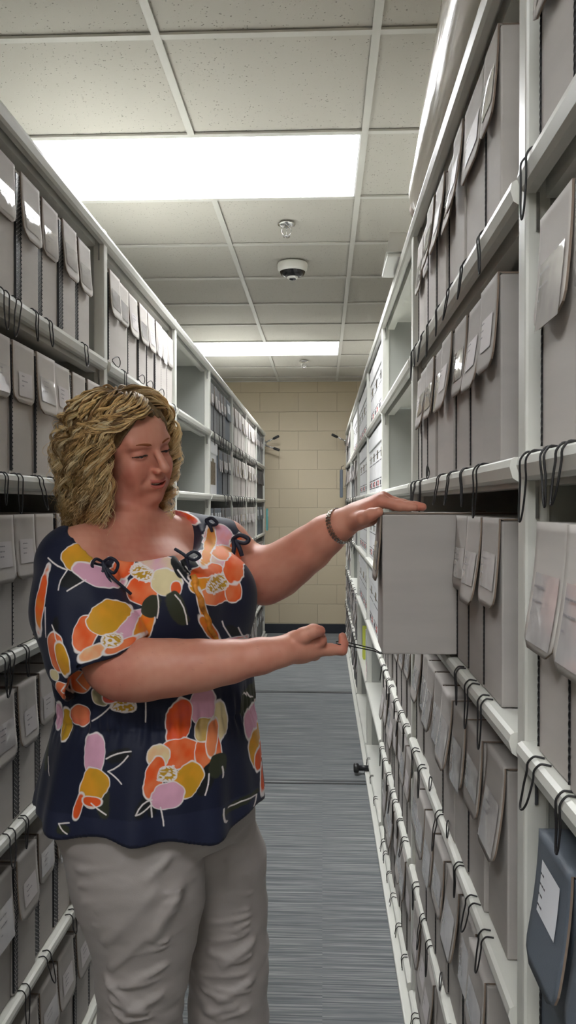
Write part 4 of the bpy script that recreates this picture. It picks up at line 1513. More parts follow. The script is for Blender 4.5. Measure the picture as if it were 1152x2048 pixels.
for s in (-1, 1):
    m = MB()
    pts = [(surf_x(s * y, -0.0022 + 0.0008 * math.sin(math.pi * (y - 0.018) / 0.027), 0.0004), s * y, -0.0022 + 0.0008 * math.sin(math.pi * (y - 0.018) / 0.027)) for y in np.linspace(0.0165, 0.0480, 10)]
    head_tube(m, pts, [0.0004, 0.0010, 0.0014, 0.0016, 0.0017, 0.0017, 0.0016, 0.0015, 0.0012, 0.0005])
    for i in range(1, 10):
        x, y, z = pts[i]
        head_tube(m, [(x, y, z), (x + 0.0035, y + s * 0.001, z - 0.0018), (x + 0.0062, y + s * 0.0022, z - 0.0018)], [0.0003, 0.00025, 0.0001], 4)
    wear('eyelashes', m.mesh('eyelashes', M_LASH))
    m = MB()
    ys = np.linspace(0.012, 0.050, 12)
    pts = [(surf_x(s * y, 0.0175 + 0.004 * math.sin((y - 0.012) / 0.038 * 2.4), -0.0004), s * y, 0.0175 + 0.004 * math.sin((y - 0.012) / 0.038 * 2.4)) for y in ys]
    head_tube(m, [(p_[0] - 0.0012, p_[1], p_[2]) for p_ in pts], [0.0014, 0.0026, 0.0031, 0.0032, 0.0031, 0.0029, 0.0027, 0.0025, 0.0022, 0.0019, 0.0014, 0.0006])
    wear('eyebrow', m.mesh('eyebrow', M_BROW))
    m = MB()
    m.lathe([(0.0112 * math.sin(a), 0.0112 * math.cos(a)) for a in np.linspace(0, math.pi, 14)], seg=20)
    eye = m.mesh('eyeball', M_EYE)
    eo = link('eyeball', eye, woman)
    eo.location = Vector(fromhead((0.0672, s * 0.031, -0.003))) - woman.location
    m = MB()
    gz = Vector(Ff * 0.93 - Uf * 0.30 + Lf * 0.16).normalized()
    qt = gz.to_track_quat('Z', 'Y').to_matrix()
    m.lathe([(0.0058, 0.0099), (0.0050, 0.0106), (0.0030, 0.0112), (0.0, 0.0116)], seg=20, M=qt)
    link('iris', m.mesh('iris', M_IRIS), eo)
m = MB()
for i in range(-3, 4):
    c = V3(0.0808 - 14 * (i * 0.0048) ** 2, i * 0.0048, -0.0612 + 9 * (i * 0.0048) ** 2)
    p0 = [Vector(fromhead(c + V3(dx, dy, dz))) for dx in (-0.002, 0.0015) for dy in (-0.0021, 0.0021) for dz in (-0.0028, 0.002)]
    m.add(p0, [(0, 1, 3, 2), (4, 6, 7, 5), (0, 4, 5, 1), (2, 3, 7, 6), (0, 2, 6, 4), (1, 5, 7, 3)])
wear('teeth', m.mesh('teeth', M_TEETH))

# ---- blouse
blouse_secs = [(1.30, -0.350, 1.625, 0.130, 0.090), (1.26, -0.342, 1.62, 0.178, 0.117), (1.20, -0.332, 1.615, 0.192, 0.142), (1.13, -0.326, 1.61, 0.197, 0.158),
               (1.04, -0.325, 1.61, 0.200, 0.165), (0.975, -0.325, 1.61, 0.199, 0.172), (0.955, -0.325, 1.61, 0.197, 0.172), (0.93, -0.326, 1.61, 0.207, 0.182), (0.87, -0.330, 1.61, 0.218, 0.197),
               (0.80, -0.334, 1.605, 0.228, 0.207), (0.70, -0.336, 1.60, 0.238, 0.217)]
OPEN_C = V3(-0.366, 1.574, 1.316)
OPEN_R = np.array([[0.7071, 0.7071, 0], [0.7071, -0.7071, 0], [0, 0, 1.0]])
SL_N = [(V3(-0.455, 1.505, 1.245), 0.078), (P3(165, 1215, 1.455), 0.085), (P3(200, 1300, 1.425), 0.086), (P3(225, 1370, 1.42), 0.082)]
SL_F = [(V3(-0.225, 1.735, 1.258), 0.074), (P3(462, 1140, 1.745), 0.074), (P3(520, 1160, 1.73), 0.074)]
_pa, _pb = P3(160, 1338, 1.42), P3(305, 1272, 1.36)
_dir = (_pb - _pa) / np.linalg.norm(_pb - _pa)
CUT_N = np.cross(_dir, V3(0, 1, 0)); CUT_N /= np.linalg.norm(CUT_N)
if CUT_N[2] > 0:
    CUT_N = -CUT_N
CUT_F0, CUT_FN = P3(483, 1140, 1.745), V3(0.97, -0.05, -0.10) / np.linalg.norm(V3(0.97, -0.05, -0.10))


CUTS = [(P3(374, 1137, 1.45), [(P3(360 + 26 * t, 1108 + 56 * t, 1.36), P3(360 + 26 * t, 1108 + 56 * t, 1.53), 0.009 - 0.007 * t) for t in np.linspace(0, 1, 7)]),
        (P3(175, 1090, 1.47), [(P3(150 + 50 * t, 1062 + 50 * t, 1.38), P3(150 + 50 * t, 1062 + 50 * t, 1.56), 0.013) for t in np.linspace(0, 1, 5)])]


def hem_z(p):
    return 0.768 + 0.010 * np.sin((p[:, 0] + p[:, 1]) * 14) + 0.006 * np.sin(p[:, 0] * 47 + 1)


def blouse_sdf(p):
    t, th = loft(p, blouse_secs)
    z = p[:, 2]
    low = np.clip((0.96 - z) / 0.2, 0, 1)
    t = t + low * (0.0065 * np.sin(th * 9 + 3 * z) + 0.004 * np.sin(th * 17 - 5 * z + 1))
    gat = np.exp(-((z - 0.965) / 0.03) ** 2)
    t = t + gat * (0.0022 * np.sin(th * 60) + 0.002 * np.sin(th * 37 + 2)) + 0.003 * np.clip((1.1 - z) / 0.1, 0, 1) * (z > 0.96) * np.sin(th * 13 + 9 * z)
    t = smin(t, ell(p, P3(345, 1195, 1.505), (0.088, 0.075, 0.085)), 0.05)
    t = smin(t, ell(p, P3(432, 1190, 1.60), (0.080, 0.075, 0.085)), 0.05)
    t = smin(t, cap(p, NECK, S_N + V3(0.01, 0.01, 0.0), 0.048, 0.071), 0.04)
    t = smin(t, cap(p, NECK, S_F + V3(-0.01, -0.01, 0.0), 0.046, 0.068), 0.04)
    # sleeves, cut open at their ends
    sn = chain(p, SL_N, 0.03)
    sn = smin(sn, cap(p, P3(128, 1300, 1.50), P3(150, 1385, 1.49), 0.040, 0.034), 0.04)
    r = (p - P3(215, 1120, 1.44)) @ V3(0.45, 0.1, -0.9)
    ac = (p - P3(215, 1120, 1.44)) @ V3(0.9, 0.0, 0.45)
    sn = sn + 0.0030 * np.sin(ac * 90 + 2 * np.sin(r * 20)) * np.clip(r / 0.08, 0, 1)
    e = (p - _pa) @ CUT_N + 0.004 * np.sin(p[:, 0] * 60) - 0.11 * np.clip((-0.425 - p[:, 0]) / 0.05, 0, 1)
    sn0 = sn
    sn = smax(sn, e, 0.004)
    sn = smax(sn, -smax(sn0 + 0.0065, -(e + 0.05), 0.01), 0.002)
    sf = chain(p, SL_F, 0.03)
    e = (p - CUT_F0) @ CUT_FN + 0.004 * np.sin(z * 80)
    sf = sf + 0.003 * np.sin(z * 110 + 3 * np.sin(p[:, 0] * 30))
    sf0 = sf
    sf = smax(sf, e, 0.004)
    sf = smax(sf, -smax(sf0 + 0.0065, -(e + 0.04), 0.01), 0.002)
    d = smin(t, smin(sn, sf, 0.01), 0.008)
    # the crease where the near sleeve meets the side of the chest
    # neckline, front slit, cut-out on the near shoulder
    d = smax(d, -ell(p, OPEN_C, (0.134, 0.166, 0.085), OPEN_R), 0.003)
    for m_, pts in CUTS:
        w = (np.abs(p - m_) < 0.12).all(1)
        if w.any():
            q = p[w]
            c = None
            for a, b, r_ in pts:
                e = cap(q, a, b, r_, r_)
                c = e if c is None else np.minimum(c, e)
            d[w] = smax(d[w], -c, 0.003)
    # open hem
    hz = hem_z(p)
    d = smax(d, hz - z, 0.003)
    ins, _ = loft(p, [(a, b, c, q - 0.007, w - 0.007) for a, b, c, q, w in blouse_secs])
    ins = ins + low * (0.0065 * np.sin(th * 9 + 3 * z) + 0.004 * np.sin(th * 17 - 5 * z + 1))
    d = smax(d, -smax(ins, z - 0.83, 0.01), 0.002)
    return d


NAVY, BLACKG_, OLIVE = srgb(21, 27, 50), srgb(22, 24, 26), srgb(50, 54, 38)
ORANGE, PEACH, YELLOW, MUST = srgb(236, 92, 32), srgb(240, 142, 92), srgb(226, 158, 38), srgb(196, 150, 32)
PINK_, CREAM, ROSE, WHITE_ = srgb(228, 172, 196), srgb(232, 216, 168), srgb(222, 92, 78), srgb(236, 228, 226)
# (px, py, half-length, half-width, turn in degrees, colour, second colour)
PETALS = [
    (143, 1160, 27, 15, -10, BLACKG_, None), (152, 1113, 31, 24, 5, YELLOW, MUST), (192, 1152, 46, 15, 24, PINK_, None), (186, 1090, 40, 13, 40, PINK_, None),
    (110, 1262, 8, 26, 0, BLACKG_, None),
    (170, 1270, 25, 37, 12, ORANGE, PEACH), (262, 1254, 32, 25, -20, PINK_, None), (289, 1250, 13, 26, 10, YELLOW, ORANGE), (183, 1306, 27, 14, -28, CREAM, PEACH), (212, 1236, 34, 30, 0, YELLOW, MUST), (240, 1292, 30, 8, -22, ORANGE, PEACH), (222, 1281, 17, 12, 0, MUST, WHITE_),
    (225, 1080, 42, 10, 22, ORANGE, CREAM), (248, 1120, 18, 34, 0, ORANGE, PEACH), (283, 1180, 30, 28, 10, ORANGE, PEACH), (316, 1128, 38, 18, 18, PINK_, CREAM), (333, 1163, 30, 24, 20, CREAM, None), (352, 1176, 9, 13, 0, ORANGE, None), (284, 1146, 22, 14, 20, MUST, WHITE_),
    (302, 1212, 17, 22, 30, OLIVE, None), (355, 1220, 18, 36, -22, OLIVE, None), (372, 1125, 12, 26, -25, BLACKG_, None), (388, 1120, 18, 10, 30, BLACKG_, None),
    (362, 1084, 34, 18, 52, CREAM, PEACH), (345, 1078, 8, 20, 0, ORANGE, None), (428, 1128, 42, 18, 50, PINK_, CREAM), (408, 1146, 26, 14, 0, ORANGE, PEACH), (412, 1172, 27, 17, 8, YELLOW, ORANGE), (432, 1193, 30, 16, 5, PEACH, ORANGE), (466, 1184, 14, 22, 0, ORANGE, PEACH), (436, 1168, 17, 16, 0, MUST, WHITE_),
    (338, 1020, 36, 11, 8, YELLOW, ORANGE), (370, 1034, 30, 8, 22, ORANGE, PINK_), (436, 1073, 26, 20, 20, PINK_, PEACH), (416, 1092, 9, 34, -10, YELLOW, PEACH), (468, 1118, 17, 44, -8, ORANGE, PEACH), (440, 1108, 18, 10, 30, PEACH, MUST),
    (404, 1215, 6, 32, -12, YELLOW, ORANGE), (418, 1258, 8, 30, -24, ORANGE, YELLOW),
    (79, 1205, 11, 60, 4, ORANGE, YELLOW), (112, 1308, 22, 40, -14, ORANGE, PEACH), (124, 1322, 15, 36, -14, YELLOW, MUST), (132, 1386, 24, 20, 20, PEACH, ORANGE), (108, 1350, 10, 10, 0, CREAM, None),
    (118, 1428, 14, 30, 12, PINK_, None), (131, 1448, 14, 30, 8, MUST, None), (160, 1432, 24, 20, 0, ROSE, PEACH), (200, 1394, 20, 16, 0, CREAM, OLIVE), (222, 1395, 18, 12, 0, ROSE, None), (246, 1412, 24, 12, 0, MUST, ROSE),
    (236, 1512, 26, 13, -18, BLACKG_, None), (206, 1606, 14, 30, -8, OLIVE, None), (188, 1508, 22, 42, -6, PINK_, None), (186, 1573, 26, 37, 18, YELLOW, MUST), (156, 1614, 8, 24, 16, ORANGE, None), (184, 1604, 20, 8, 0, ORANGE, None),
    (437, 1445, 15, 37, -5, CREAM, None), (403, 1412, 22, 33, 0, PINK_, None), (358, 1443, 22, 42, 6, ORANGE, ROSE), (360, 1508, 34, 29, 0, ORANGE, PEACH), (416, 1505, 23, 34, -4, ORANGE, PEACH), (408, 1458, 17, 20, 0, MUST, CREAM), (424, 1478, 9, 30, 0, PEACH, None),
    (285, 1615, 11, 22, 24, BLACKG_, None), (413, 1560, 15, 32, 18, BLACKG_, None), (434, 1534, 15, 22, 0, OLIVE, None), (303, 1618, 10, 18, 0, BLACKG_, None),
    (316, 1513, 22, 20, 30, CREAM, PEACH), (309, 1556, 18, 38, 10, ORANGE, PEACH), (376, 1559, 25, 31, 24, YELLOW, MUST), (333, 1592, 29, 25, 0, PINK_, None), (334, 1548, 17, 14, 0, MUST, CREAM),
    (498, 1395, 12, 26, 5, OLIVE, None), (508, 1418, 6, 16, 0, ORANGE, None), (502, 1448, 10, 28, -6, PINK_, None), (511, 1500, 11, 32, -8, YELLOW, MUST), (518, 1520, 7, 20, 0, ORANGE, None), (527, 1552, 5, 28, 0, ORANGE, None),
    (482, 1606, 32, 8, -10, OLIVE, None), (126, 1660, 14, 9, 0, OLIVE, None), (466, 1262, 18, 9, 40, BLACKG_, None), (465, 1283, 24, 8, -4, PINK_, PEACH), (92, 1505, 8, 30, -10, OLIVE, None),
]
STEMS = [[(95, 1116), (113, 1136), (134, 1140)], [(134, 1140), (118, 1160), (116, 1180)], [(171, 1160), (150, 1172), (134, 1182)], [(90, 1215), (89, 1265), (91, 1275)], [(104, 1250), (110, 1272), (112, 1282)],
         [(315, 1190), (320, 1215), (314, 1236)], [(350, 1190), (372, 1210), (374, 1249)], [(355, 1140), (372, 1163), (382, 1173)], [(212, 1518), (232, 1505), (262, 1503)], [(216, 1543), (240, 1535), (256, 1512)],
         [(216, 1543), (230, 1552), (243, 1568)], [(182, 1607), (196, 1620), (212, 1630)], [(321, 1615), (326, 1635), (327, 1652)], [(302, 1606), (301, 1622), (304, 1634)], [(304, 1600), (282, 1604), (271, 1632)], [(271, 1632), (288, 1626), (300, 1612)],
         [(418, 1548), (418, 1570), (410, 1591)], [(444, 1535), (447, 1550), (445, 1557)], [(444, 1243), (450, 1262), (462, 1276)], [(476, 1256), (484, 1272), (492, 1280)], [(460, 1284), (480, 1276), (492, 1278)],
         [(486, 1390), (500, 1390), (504, 1396)], [(456, 1618), (480, 1602), (512, 1594)], [(512, 1594), (511, 1606), (508, 1612)], [(117, 1648), (138, 1646)], [(117, 1648), (126, 1666), (134, 1668)], [(291, 1402), (292, 1425), (291, 1444)],
         [(222, 1412), (204, 1432), (184, 1442)], [(95, 1515), (94, 1535), (97, 1552)], [(448, 1618), (446, 1640), (452, 1650)], [(146, 1350), (160, 1372), (172, 1380)]]


def smooth2(pts):
    """a pen line rather than a broken one"""
    if len(pts) < 3:
        return pts
    out = [pts[0]]
    for a, b, c in zip(pts[:-2], pts[1:-1], pts[2:]):
        for t in (0.25, 0.5, 0.75):
            out.append(((1 - t) ** 2 * a[0] * 1 + 2 * t * (1 - t) * b[0] + t * t * c[0], (1 - t) ** 2 * a[1] + 2 * t * (1 - t) * b[1] + t * t * c[1]))
    out.append(pts[-1])
    return out


def cloth_print(v, petals, stems):
    c = np.tile(np.array(NAVY), (len(v), 1))
    wob = 0.13 * noise3(v, 95, 1) + 0.06 * noise3(v, 230, 2)
    dots = noise3(v, 560, 21)
    tone = np.clip(0.5 + 0.75 * noise3(v, 75, 4) + 0.25 * noise3(v, 230, 6), 0, 1)[:, None]
    for (x, y, a, b, ang, c1, c2, o) in petals:
        s_ = o.y / F_PX
        R_ = max(a, b) * s_ * 1.35
        I = np.nonzero((np.abs(v[:, 0] - o.x) < R_) & (np.abs(v[:, 2] - o.z) < R_) & (np.abs(v[:, 1] - o.y) < 0.16))[0]
        if not len(I):
            continue
        ca, sa = math.cos(math.radians(ang)), math.sin(math.radians(ang))
        dx, dz = v[I, 0] - o.x, -(v[I, 2] - o.z)
        u, w_ = (dx * ca + dz * sa) / (a * s_), (-dx * sa + dz * ca) / (b * s_)
        r = (np.abs(u) ** 2.4 + np.abs(w_) ** 2.4) ** (1 / 2.4) + wob[I]
        mm_ = min(a, b) * s_
        aa = 0.0009 / mm_
        if c1 not in (BLACKG_, OLIVE):
            f_ = np.clip((1 + 0.0021 / mm_ - r) / aa, 0, 1)[:, None]
            c[I] = c[I] * (1 - f_) + np.array(WHITE_) * f_
        k1, k2 = np.array(c1), np.array(c2 if c2 is not None else [q * 0.86 for q in c1])
        if c1 is MUST and min(a, b) <= 16 and c2 is not None:      # the speckled heart of a flower
            h_ = np.clip(dots[I] * 3 + 0.9, 0, 1)[:, None]
            cc = k1 * h_ + np.array(WHITE_) * (1 - h_)
            r = r + 0.25 * dots[I]
        else:
            t_ = tone[I]
            edge = np.clip((r - 0.82) / 0.15, 0, 1)[:, None] * 0.35
            cc = k1 * (1 - t_ * 0.75) + k2 * t_ * 0.75
            cc = cc * (1 - edge) + k1 * edge
        f_ = np.clip((1 + aa / 2 - r) / aa, 0, 1)[:, None]
        c[I] = c[I] * (1 - f_) + cc * f_
    for pts in stems:
        for a_, b_ in zip(pts[:-1], pts[1:]):
            A = np.array([a_.x, a_.z]); B_ = np.array([b_.x, b_.z])
            I = np.nonzero((np.abs(v[:, 0] - (A[0] + B_[0]) / 2) < 0.04) & (np.abs(v[:, 2] - (A[1] + B_[1]) / 2) < 0.04) & (np.abs(v[:, 1] - a_.y) < 0.12))[0]
            q = v[I][:, [0, 2]]
            t_ = np.clip(((q - A) @ (B_ - A)) / ((B_ - A) @ (B_ - A) + 1e-12), 0, 1)
            dd = np.linalg.norm(q - A - t_[:, None] * (B_ - A), axis=1)
            f_ = np.clip((0.0016 - dd) / 0.0009, 0, 1)[:, None]
            c[I] = c[I] * (1 - f_) + np.array(WHITE_) * f_
    # the single layer at the hem is a little paler
    lo = v[:, 2] < 0.815
    nv = np.abs(c - np.array(NAVY)).sum(1) < 1e-6
    c[lo & nv] = srgb(30, 36, 60)
    c[(v[:, 2] - hem_z(v) < 0.006) & nv] = srgb(16, 20, 40)
    return c


def build_blouse():
    X = axis_coords(-0.61, -0.08, 0.0026)
    Y = axis_coords(1.33, 1.86, 0.0034, ((1.33, 1.62, 0.0026),))
    Z = axis_coords(0.735, 1.36, 0.0026)
    v, Q = skin_volume(blouse_sdf, X, Y, Z)
    v = relax(v, Q, 2, 0.4)
    # the print: lies on the cloth as seen square-on from the front of the aisle
    px, py = proj(v)
    front = {}
    key = (np.round(px / 6).astype(int) * 10000 + np.round(py / 6).astype(int))
    order = np.argsort(v[:, 1])
    ks = key[order]
    uq, first = np.unique(ks, return_index=True)
    for k_, f_ in zip(uq, first):
        front[int(k_)] = order[f_]

    def on_cloth(x, y):
        for rad in range(0, 8):
            best = None
            for i in range(-rad, rad + 1):
                for j in range(-rad, rad + 1):
                    q = front.get((int(round(x / 6)) + i) * 10000 + int(round(y / 6)) + j)
                    if q is not None and (best is None or v[q, 1] < v[best, 1]):
                        best = q
            if best is not None:
                return at(x, y, v[best, 1])
        return at(x, y, 1.5)
    petals = [(x, y, a, b, ang, c1, c2, on_cloth(x, y)) for (x, y, a, b, ang, c1, c2) in PETALS]
    stems = [[on_cloth(*q) for q in smooth2(st)] for st in STEMS]
    c = cloth_print(v, petals, stems)
    # quads that carry an outline are divided finely so that it stays crisp
    fn = np.cross(v[Q[:, 2]] - v[Q[:, 0]], v[Q[:, 3]] - v[Q[:, 1]])
    vn = np.stack([np.bincount(Q.ravel(), np.repeat(fn[:, k], 4), minlength=len(v)) for k in range(3)], 1)
    vn /= np.linalg.norm(vn, axis=1)[:, None] + 1e-12
    cq = c[Q]
    hot = (cq.max(1) - cq.min(1)).max(1) > 0.03
    hot &= vn[Q][:, :, 1].min(1) < 0.3
    S_ = 3
    g = np.arange(S_ + 1) / S_
    U, W_ = [a_.ravel() for a_ in np.meshgrid(g, g, indexing='ij')]
    wts = np.stack([(1 - U) * (1 - W_), U * (1 - W_), U * W_, (1 - U) * W_], 1)
    H_ = Q[hot]
    nvv = np.einsum('kc,qcd->qkd', wts, v[H_]).reshape(-1, 3)
    nnn = np.einsum('kc,qcd->qkd', wts, vn[H_]).reshape(-1, 3)
    K_ = (S_ + 1) ** 2
    cell = np.array([[i * (S_ + 1) + j, (i + 1) * (S_ + 1) + j, (i + 1) * (S_ + 1) + j + 1, i * (S_ + 1) + j + 1] for i in range(S_) for j in range(S_)])
    NQ = (cell[None] + (np.arange(len(H_)) * K_)[:, None, None]).reshape(-1, 4) + len(v)
    c = np.concatenate([c, cloth_print(nvv, petals, stems)])
    v = np.concatenate([v, nvv]); vn = np.concatenate([vn, nnn])
    Q = np.concatenate([Q[~hot], NQ])
    me = np_mesh('blouse', v, Q, M_CLOTH, c)
    me.normals_split_custom_set_from_vertices(vn.astype(np.float32))
    return me


wear('blouse', build_blouse())


def ribbon(mb, pts, w, th=0.0012, up=(0, -1, 0.2)):
    """flat band through the points"""
    P = [Vector(p) for p in pts]
    vs, fs = [], []
    n = len(P)
    for i, p in enumerate(P):
        t = (P[min(i + 1, n - 1)] - P[max(i - 1, 0)]).normalized()
        u = t.cross(Vector(up)).normalized()
        nn = u.cross(t).normalized()
        ww = w if not isinstance(w, (list, tuple)) else w[i]
        for a, b in ((-1, -1), (1, -1), (1, 1), (-1, 1)):
            vs.append(p + u * a * ww / 2 + nn * b * th)
    for i in range(n - 1):
        for k in range(4):
            k2 = (k + 1) % 4
            fs.append((i * 4 + k, i * 4 + k2, (i + 1) * 4 + k2, (i + 1) * 4 + k))
    fs.append((0, 1, 2, 3)); fs.append(tuple((n - 1) * 4 + k for k in (3, 2, 1, 0)))
    mb.add(vs, fs, True)


def smooth_path(P, k=6):
    P = [Vector(p) for p in P]
    Q = []
    for i in range(len(P) - 1):
        a, b_, c, d = P[max(i - 1, 0)], P[i], P[i + 1], P[min(i + 2, len(P) - 1)]
        for j in range(k):
            t = j / k
            Q.append(0.5 * ((2 * b_) + (c - a) * t + (2 * a - 5 * b_ + 4 * c - d) * t * t + (3 * b_ - a - 3 * c + d) * t ** 3))
    Q.append(P[-1])
    return Q


def tie(pts_list, Y, r=0.0042):
    m = MB()
    for pts in pts_list:
        q = smooth_path([at(x, y, Y - dy) for (x, y, dy) in pts])
        m.tube(q, r, 8)
    return m


wear('shoulder_tie', tie([[(206, 1124, 0), (192, 1118, 0.012), (184, 1130, 0.014), (192, 1146, 0.012), (206, 1142, 0.010), (206, 1124, 0.004)],
                          [(206, 1124, 0), (222, 1116, 0.012), (236, 1128, 0.012), (228, 1146, 0.010), (212, 1136, 0.008)],
                          [(206, 1126, 0.004), (214, 1150, 0.012), (226, 1176, 0.010), (240, 1200, 0.004)],
                          [(206, 1126, 0.004), (222, 1152, 0.012), (244, 1172, 0.010), (262, 1188, 0.0)]], 1.425, 0.0028).mesh('shoulder_tie', M_TIE))
wear('sleeve_tie', tie([[(466, 1078, 0), (480, 1070, 0.010), (497, 1078, 0.010), (490, 1086, 0.010), (470, 1082, 0.004)], [(466, 1078, 0), (468, 1096, 0.012), (464, 1116, 0.012)], [(468, 1078, 0), (478, 1094, 0.012), (484, 1112, 0.012)]], 1.665, 0.0045).mesh('sleeve_tie', M_TIE))
wear('shoulder_tie', tie([[(412, 1040, 0), (424, 1036, 0.008), (434, 1046, 0.008), (424, 1050, 0.006), (412, 1042, 0.002)], [(412, 1040, 0), (420, 1052, 0.01), (424, 1064, 0.01)]], 1.665, 0.0036).mesh('shoulder_tie', M_TIE))
wear('neck_tie', tie([[(366, 1108, 0.002), (372, 1113, 0.008), (378, 1118, 0.002)], [(372, 1112, 0.006), (360, 1104, 0.004), (350, 1098, 0.0)], [(372, 1112, 0.006), (388, 1103, 0.002), (400, 1112, 0.0), (388, 1120, 0.004), (374, 1114, 0.006)], [(372, 1114, 0.006), (376, 1128, 0.006), (380, 1140, 0.004)]], 1.435, 0.0030).mesh('neck_tie', M_TIE))
# frill of the placket
m = MB()
fr = []
for i in range(40):
    t = i / 39
    x = 386 + 46 * t ** 1.2 + 2.0 * math.sin(i * 0.55)
    y = 1150 + 132 * t
    fr.append((x, y))


def cloth_Y(x, y):
    ys = np.linspace(1.36, 1.75, 260)
    P = np.array([at(x, y, q) for q in ys])
    d = blouse_sdf(P)
    i = int(np.argmax(d < 0))
    return ys[i] if d[i] < 0 else 1.5


q = [at(x, y, cloth_Y(x, y) - 0.004 - 0.0025 * math.sin(i * 0.8)) for i, (x, y) in enumerate(fr)]
ribbon(m, q, [0.009 + 0.002 * math.sin(i * 0.5) for i in range(40)], 0.0012, (0.3, -1, 0.1))
wear('placket_frill', m.mesh('placket_frill', grain(newmat('frill_cloth', srgb(222, 140, 44), 0.6), 40, 0.5)))

# ---- trousers
def folds(p, a, b, width, depth, curve=0.0):
    """a soft ridge in the cloth between two points"""
    ab = b - a
    t = ((p - a) @ ab) / (ab @ ab)
    tt = np.clip(t, 0, 1)
    c = a + tt[:, None] * ab
    c[:, 2] += curve * np.sin(math.pi * tt)
    dd = np.linalg.norm((p - c) * V3(1, 0.45, 1), axis=1)
    return -depth * np.exp(-(dd / width) ** 2) * np.clip(1.3 * np.sin(math.pi * np.clip(t, 0, 1)) ** 0.5, 0, 1)


FN = [((140, 1745), (262, 1722), 9, 5), ((150, 1775), (250, 1748), 8, 4), ((160, 1808), (270, 1770), 8, 4), ((195, 1818), (270, 1755), 11, 7), ((205, 1888), (320, 1770), 14, 8), ((290, 1760), (350, 1712), 12, 6),
      ((300, 1880), (372, 1770), 16, 9), ((215, 1945), (300, 1860), 12, 6), ((322, 1788), (385, 1776), 6, 4), ((325, 1806), (384, 1798), 6, 4), ((318, 1826), (378, 1822), 6, 4), ((312, 1888), (375, 1878), 6, 4),
      ((200, 1960), (260, 2010), 10, 7), ((210, 2000), (300, 2030), 10, 7), ((230, 2035), (345, 1990), 12, 6), ((200, 2015), (260, 2046), 8, 6), ((240, 1975), (350, 1930), 12, 5), ((180, 1850), (240, 1838), 7, 3)]
FN += [((185, 1790), (330, 1800), 6, 3), ((190, 1830), (300, 1845), 6, 3), ((165, 1762), (300, 1790), 6, 2), ((240, 1905), (360, 1895), 7, 3), ((205, 1975), (330, 1965), 8, 4), ((220, 2048), (350, 2040), 8, 5), ((330, 1735), (398, 1748), 7, 3), ((340, 1850), (385, 1862), 7, 3)]
FF = [((420, 1775), (515, 1790), 6, 3), ((400, 1815), (520, 1822), 6, 3), ((440, 1855), (520, 1870), 6, 3), ((395, 1950), (500, 1948), 7, 4), ((430, 1975), (528, 1990), 7, 4), ((395, 1980), (470, 2000), 7, 4), ((440, 2035), (525, 2015), 8, 5), ((405, 1740), (470, 1722), 7, 3), ((408, 1765), (500, 1742), 8, 4), ((405, 1790), (480, 1800), 7, 3), ((410, 1842), (515, 1832), 9, 5), ((412, 1900), (470, 1918), 9, 5), ((440, 1930), (525, 1880), 14, 8), ((470, 1925), (530, 1905), 8, 6),
      ((415, 1880), (500, 1870), 8, 4), ((430, 2000), (520, 1960), 12, 6), ((400, 2030), (480, 2010), 10, 5), ((420, 1715), (505, 1700), 8, 3), ((460, 1860), (528, 1842), 7, 4)]
FN3 = [(P3(a[0], a[1], 1.42), P3(b[0], b[1], 1.42), w * 0.00062, d * 0.0017) for a, b, w, d in FN]
FF3 = [(P3(a[0], a[1], 1.62), P3(b[0], b[1], 1.62), w * 0.00066, d * 0.0018) for a, b, w, d in FF]


def trousers_sdf(p):
    z = p[:, 2]
    h, _ = loft(p, [(0.88, -0.33, 1.61, 0.190, 0.165), (0.80, -0.33, 1.61, 0.205, 0.182), (0.735, -0.330, 1.61, 0.200, 0.178), (0.71, -0.325, 1.61, 0.18, 0.16)])
    n = chain(p, leg_n, 0.03)
    f = chain(p, leg_f, 0.03)
    wr = 0.0010 * noise3(p * V3(0.6, 0.6, 2.2), 45, 11) + 0.0003 * noise3(p * V3(0.6, 0.6, 2.0), 130, 12)
    wr = wr + 0.0007 * np.sin(z * 310 + 30 * p[:, 0] + 3 * np.sin(p[:, 0] * 40)) * np.clip(noise3(p, 18, 31) + 0.1, 0, 1)
    low = 0.0022 * np.clip((0.56 - z) / 0.2, 0, 1) * np.sin(z * 95 + 40 * p[:, 0] + 2.5 * np.sin(p[:, 0] * 33 + z * 21))
    n = n + wr + low
    f = f + wr + low
    for a, b, w, d in FN3:
        n = n + folds(p, a, b, w, d)
    for a, b, w, d in FF3:
        f = f + folds(p, a, b, w, d)
    d = smin(smin(n, f, 0.004), h, 0.022)
    d = smax(d, 0.075 - z, 0.004)
    d = smax(d, z - 0.86, 0.004)
    return d


X = axis_coords(-0.62, -0.06, 0.0036); Y = axis_coords(1.34, 1.86, 0.0036); Z = axis_coords(0.06, 0.87, 0.0036)
v, Q = skin_volume(trousers_sdf, X, Y, Z)
wear('trousers', np_mesh('trousers', relax(v, Q, 1, 0.4), Q, M_PANTS))


def shoe_sdf(c):
    d = V3(0.80, -0.6, 0)
    a = c + d * -0.05 + V3(0, 0, 0.042); b = c + d * 0.12 + V3(0, 0, 0.036)

    def f(p):
        s_ = smin(cap(p, a, b, 0.040, 0.034), cap(p, a, a + V3(0, 0, 0.05), 0.038, 0.036), 0.02)
        return smax(s_, 0.002 - p[:, 2], 0.004)
    return f


for c in (V3(-0.335, 1.545, 0), V3(-0.195, 1.72, 0)):
    X = axis_coords(c[0] - 0.13, c[0] + 0.2, 0.005); Y = axis_coords(c[1] - 0.2, c[1] + 0.13, 0.005); Z = axis_coords(-0.01, 0.16, 0.005)
    v, Q = skin_volume(shoe_sdf(c), X, Y, Z)
    wear('shoe', np_mesh('shoe', v, Q, M_SHOE))

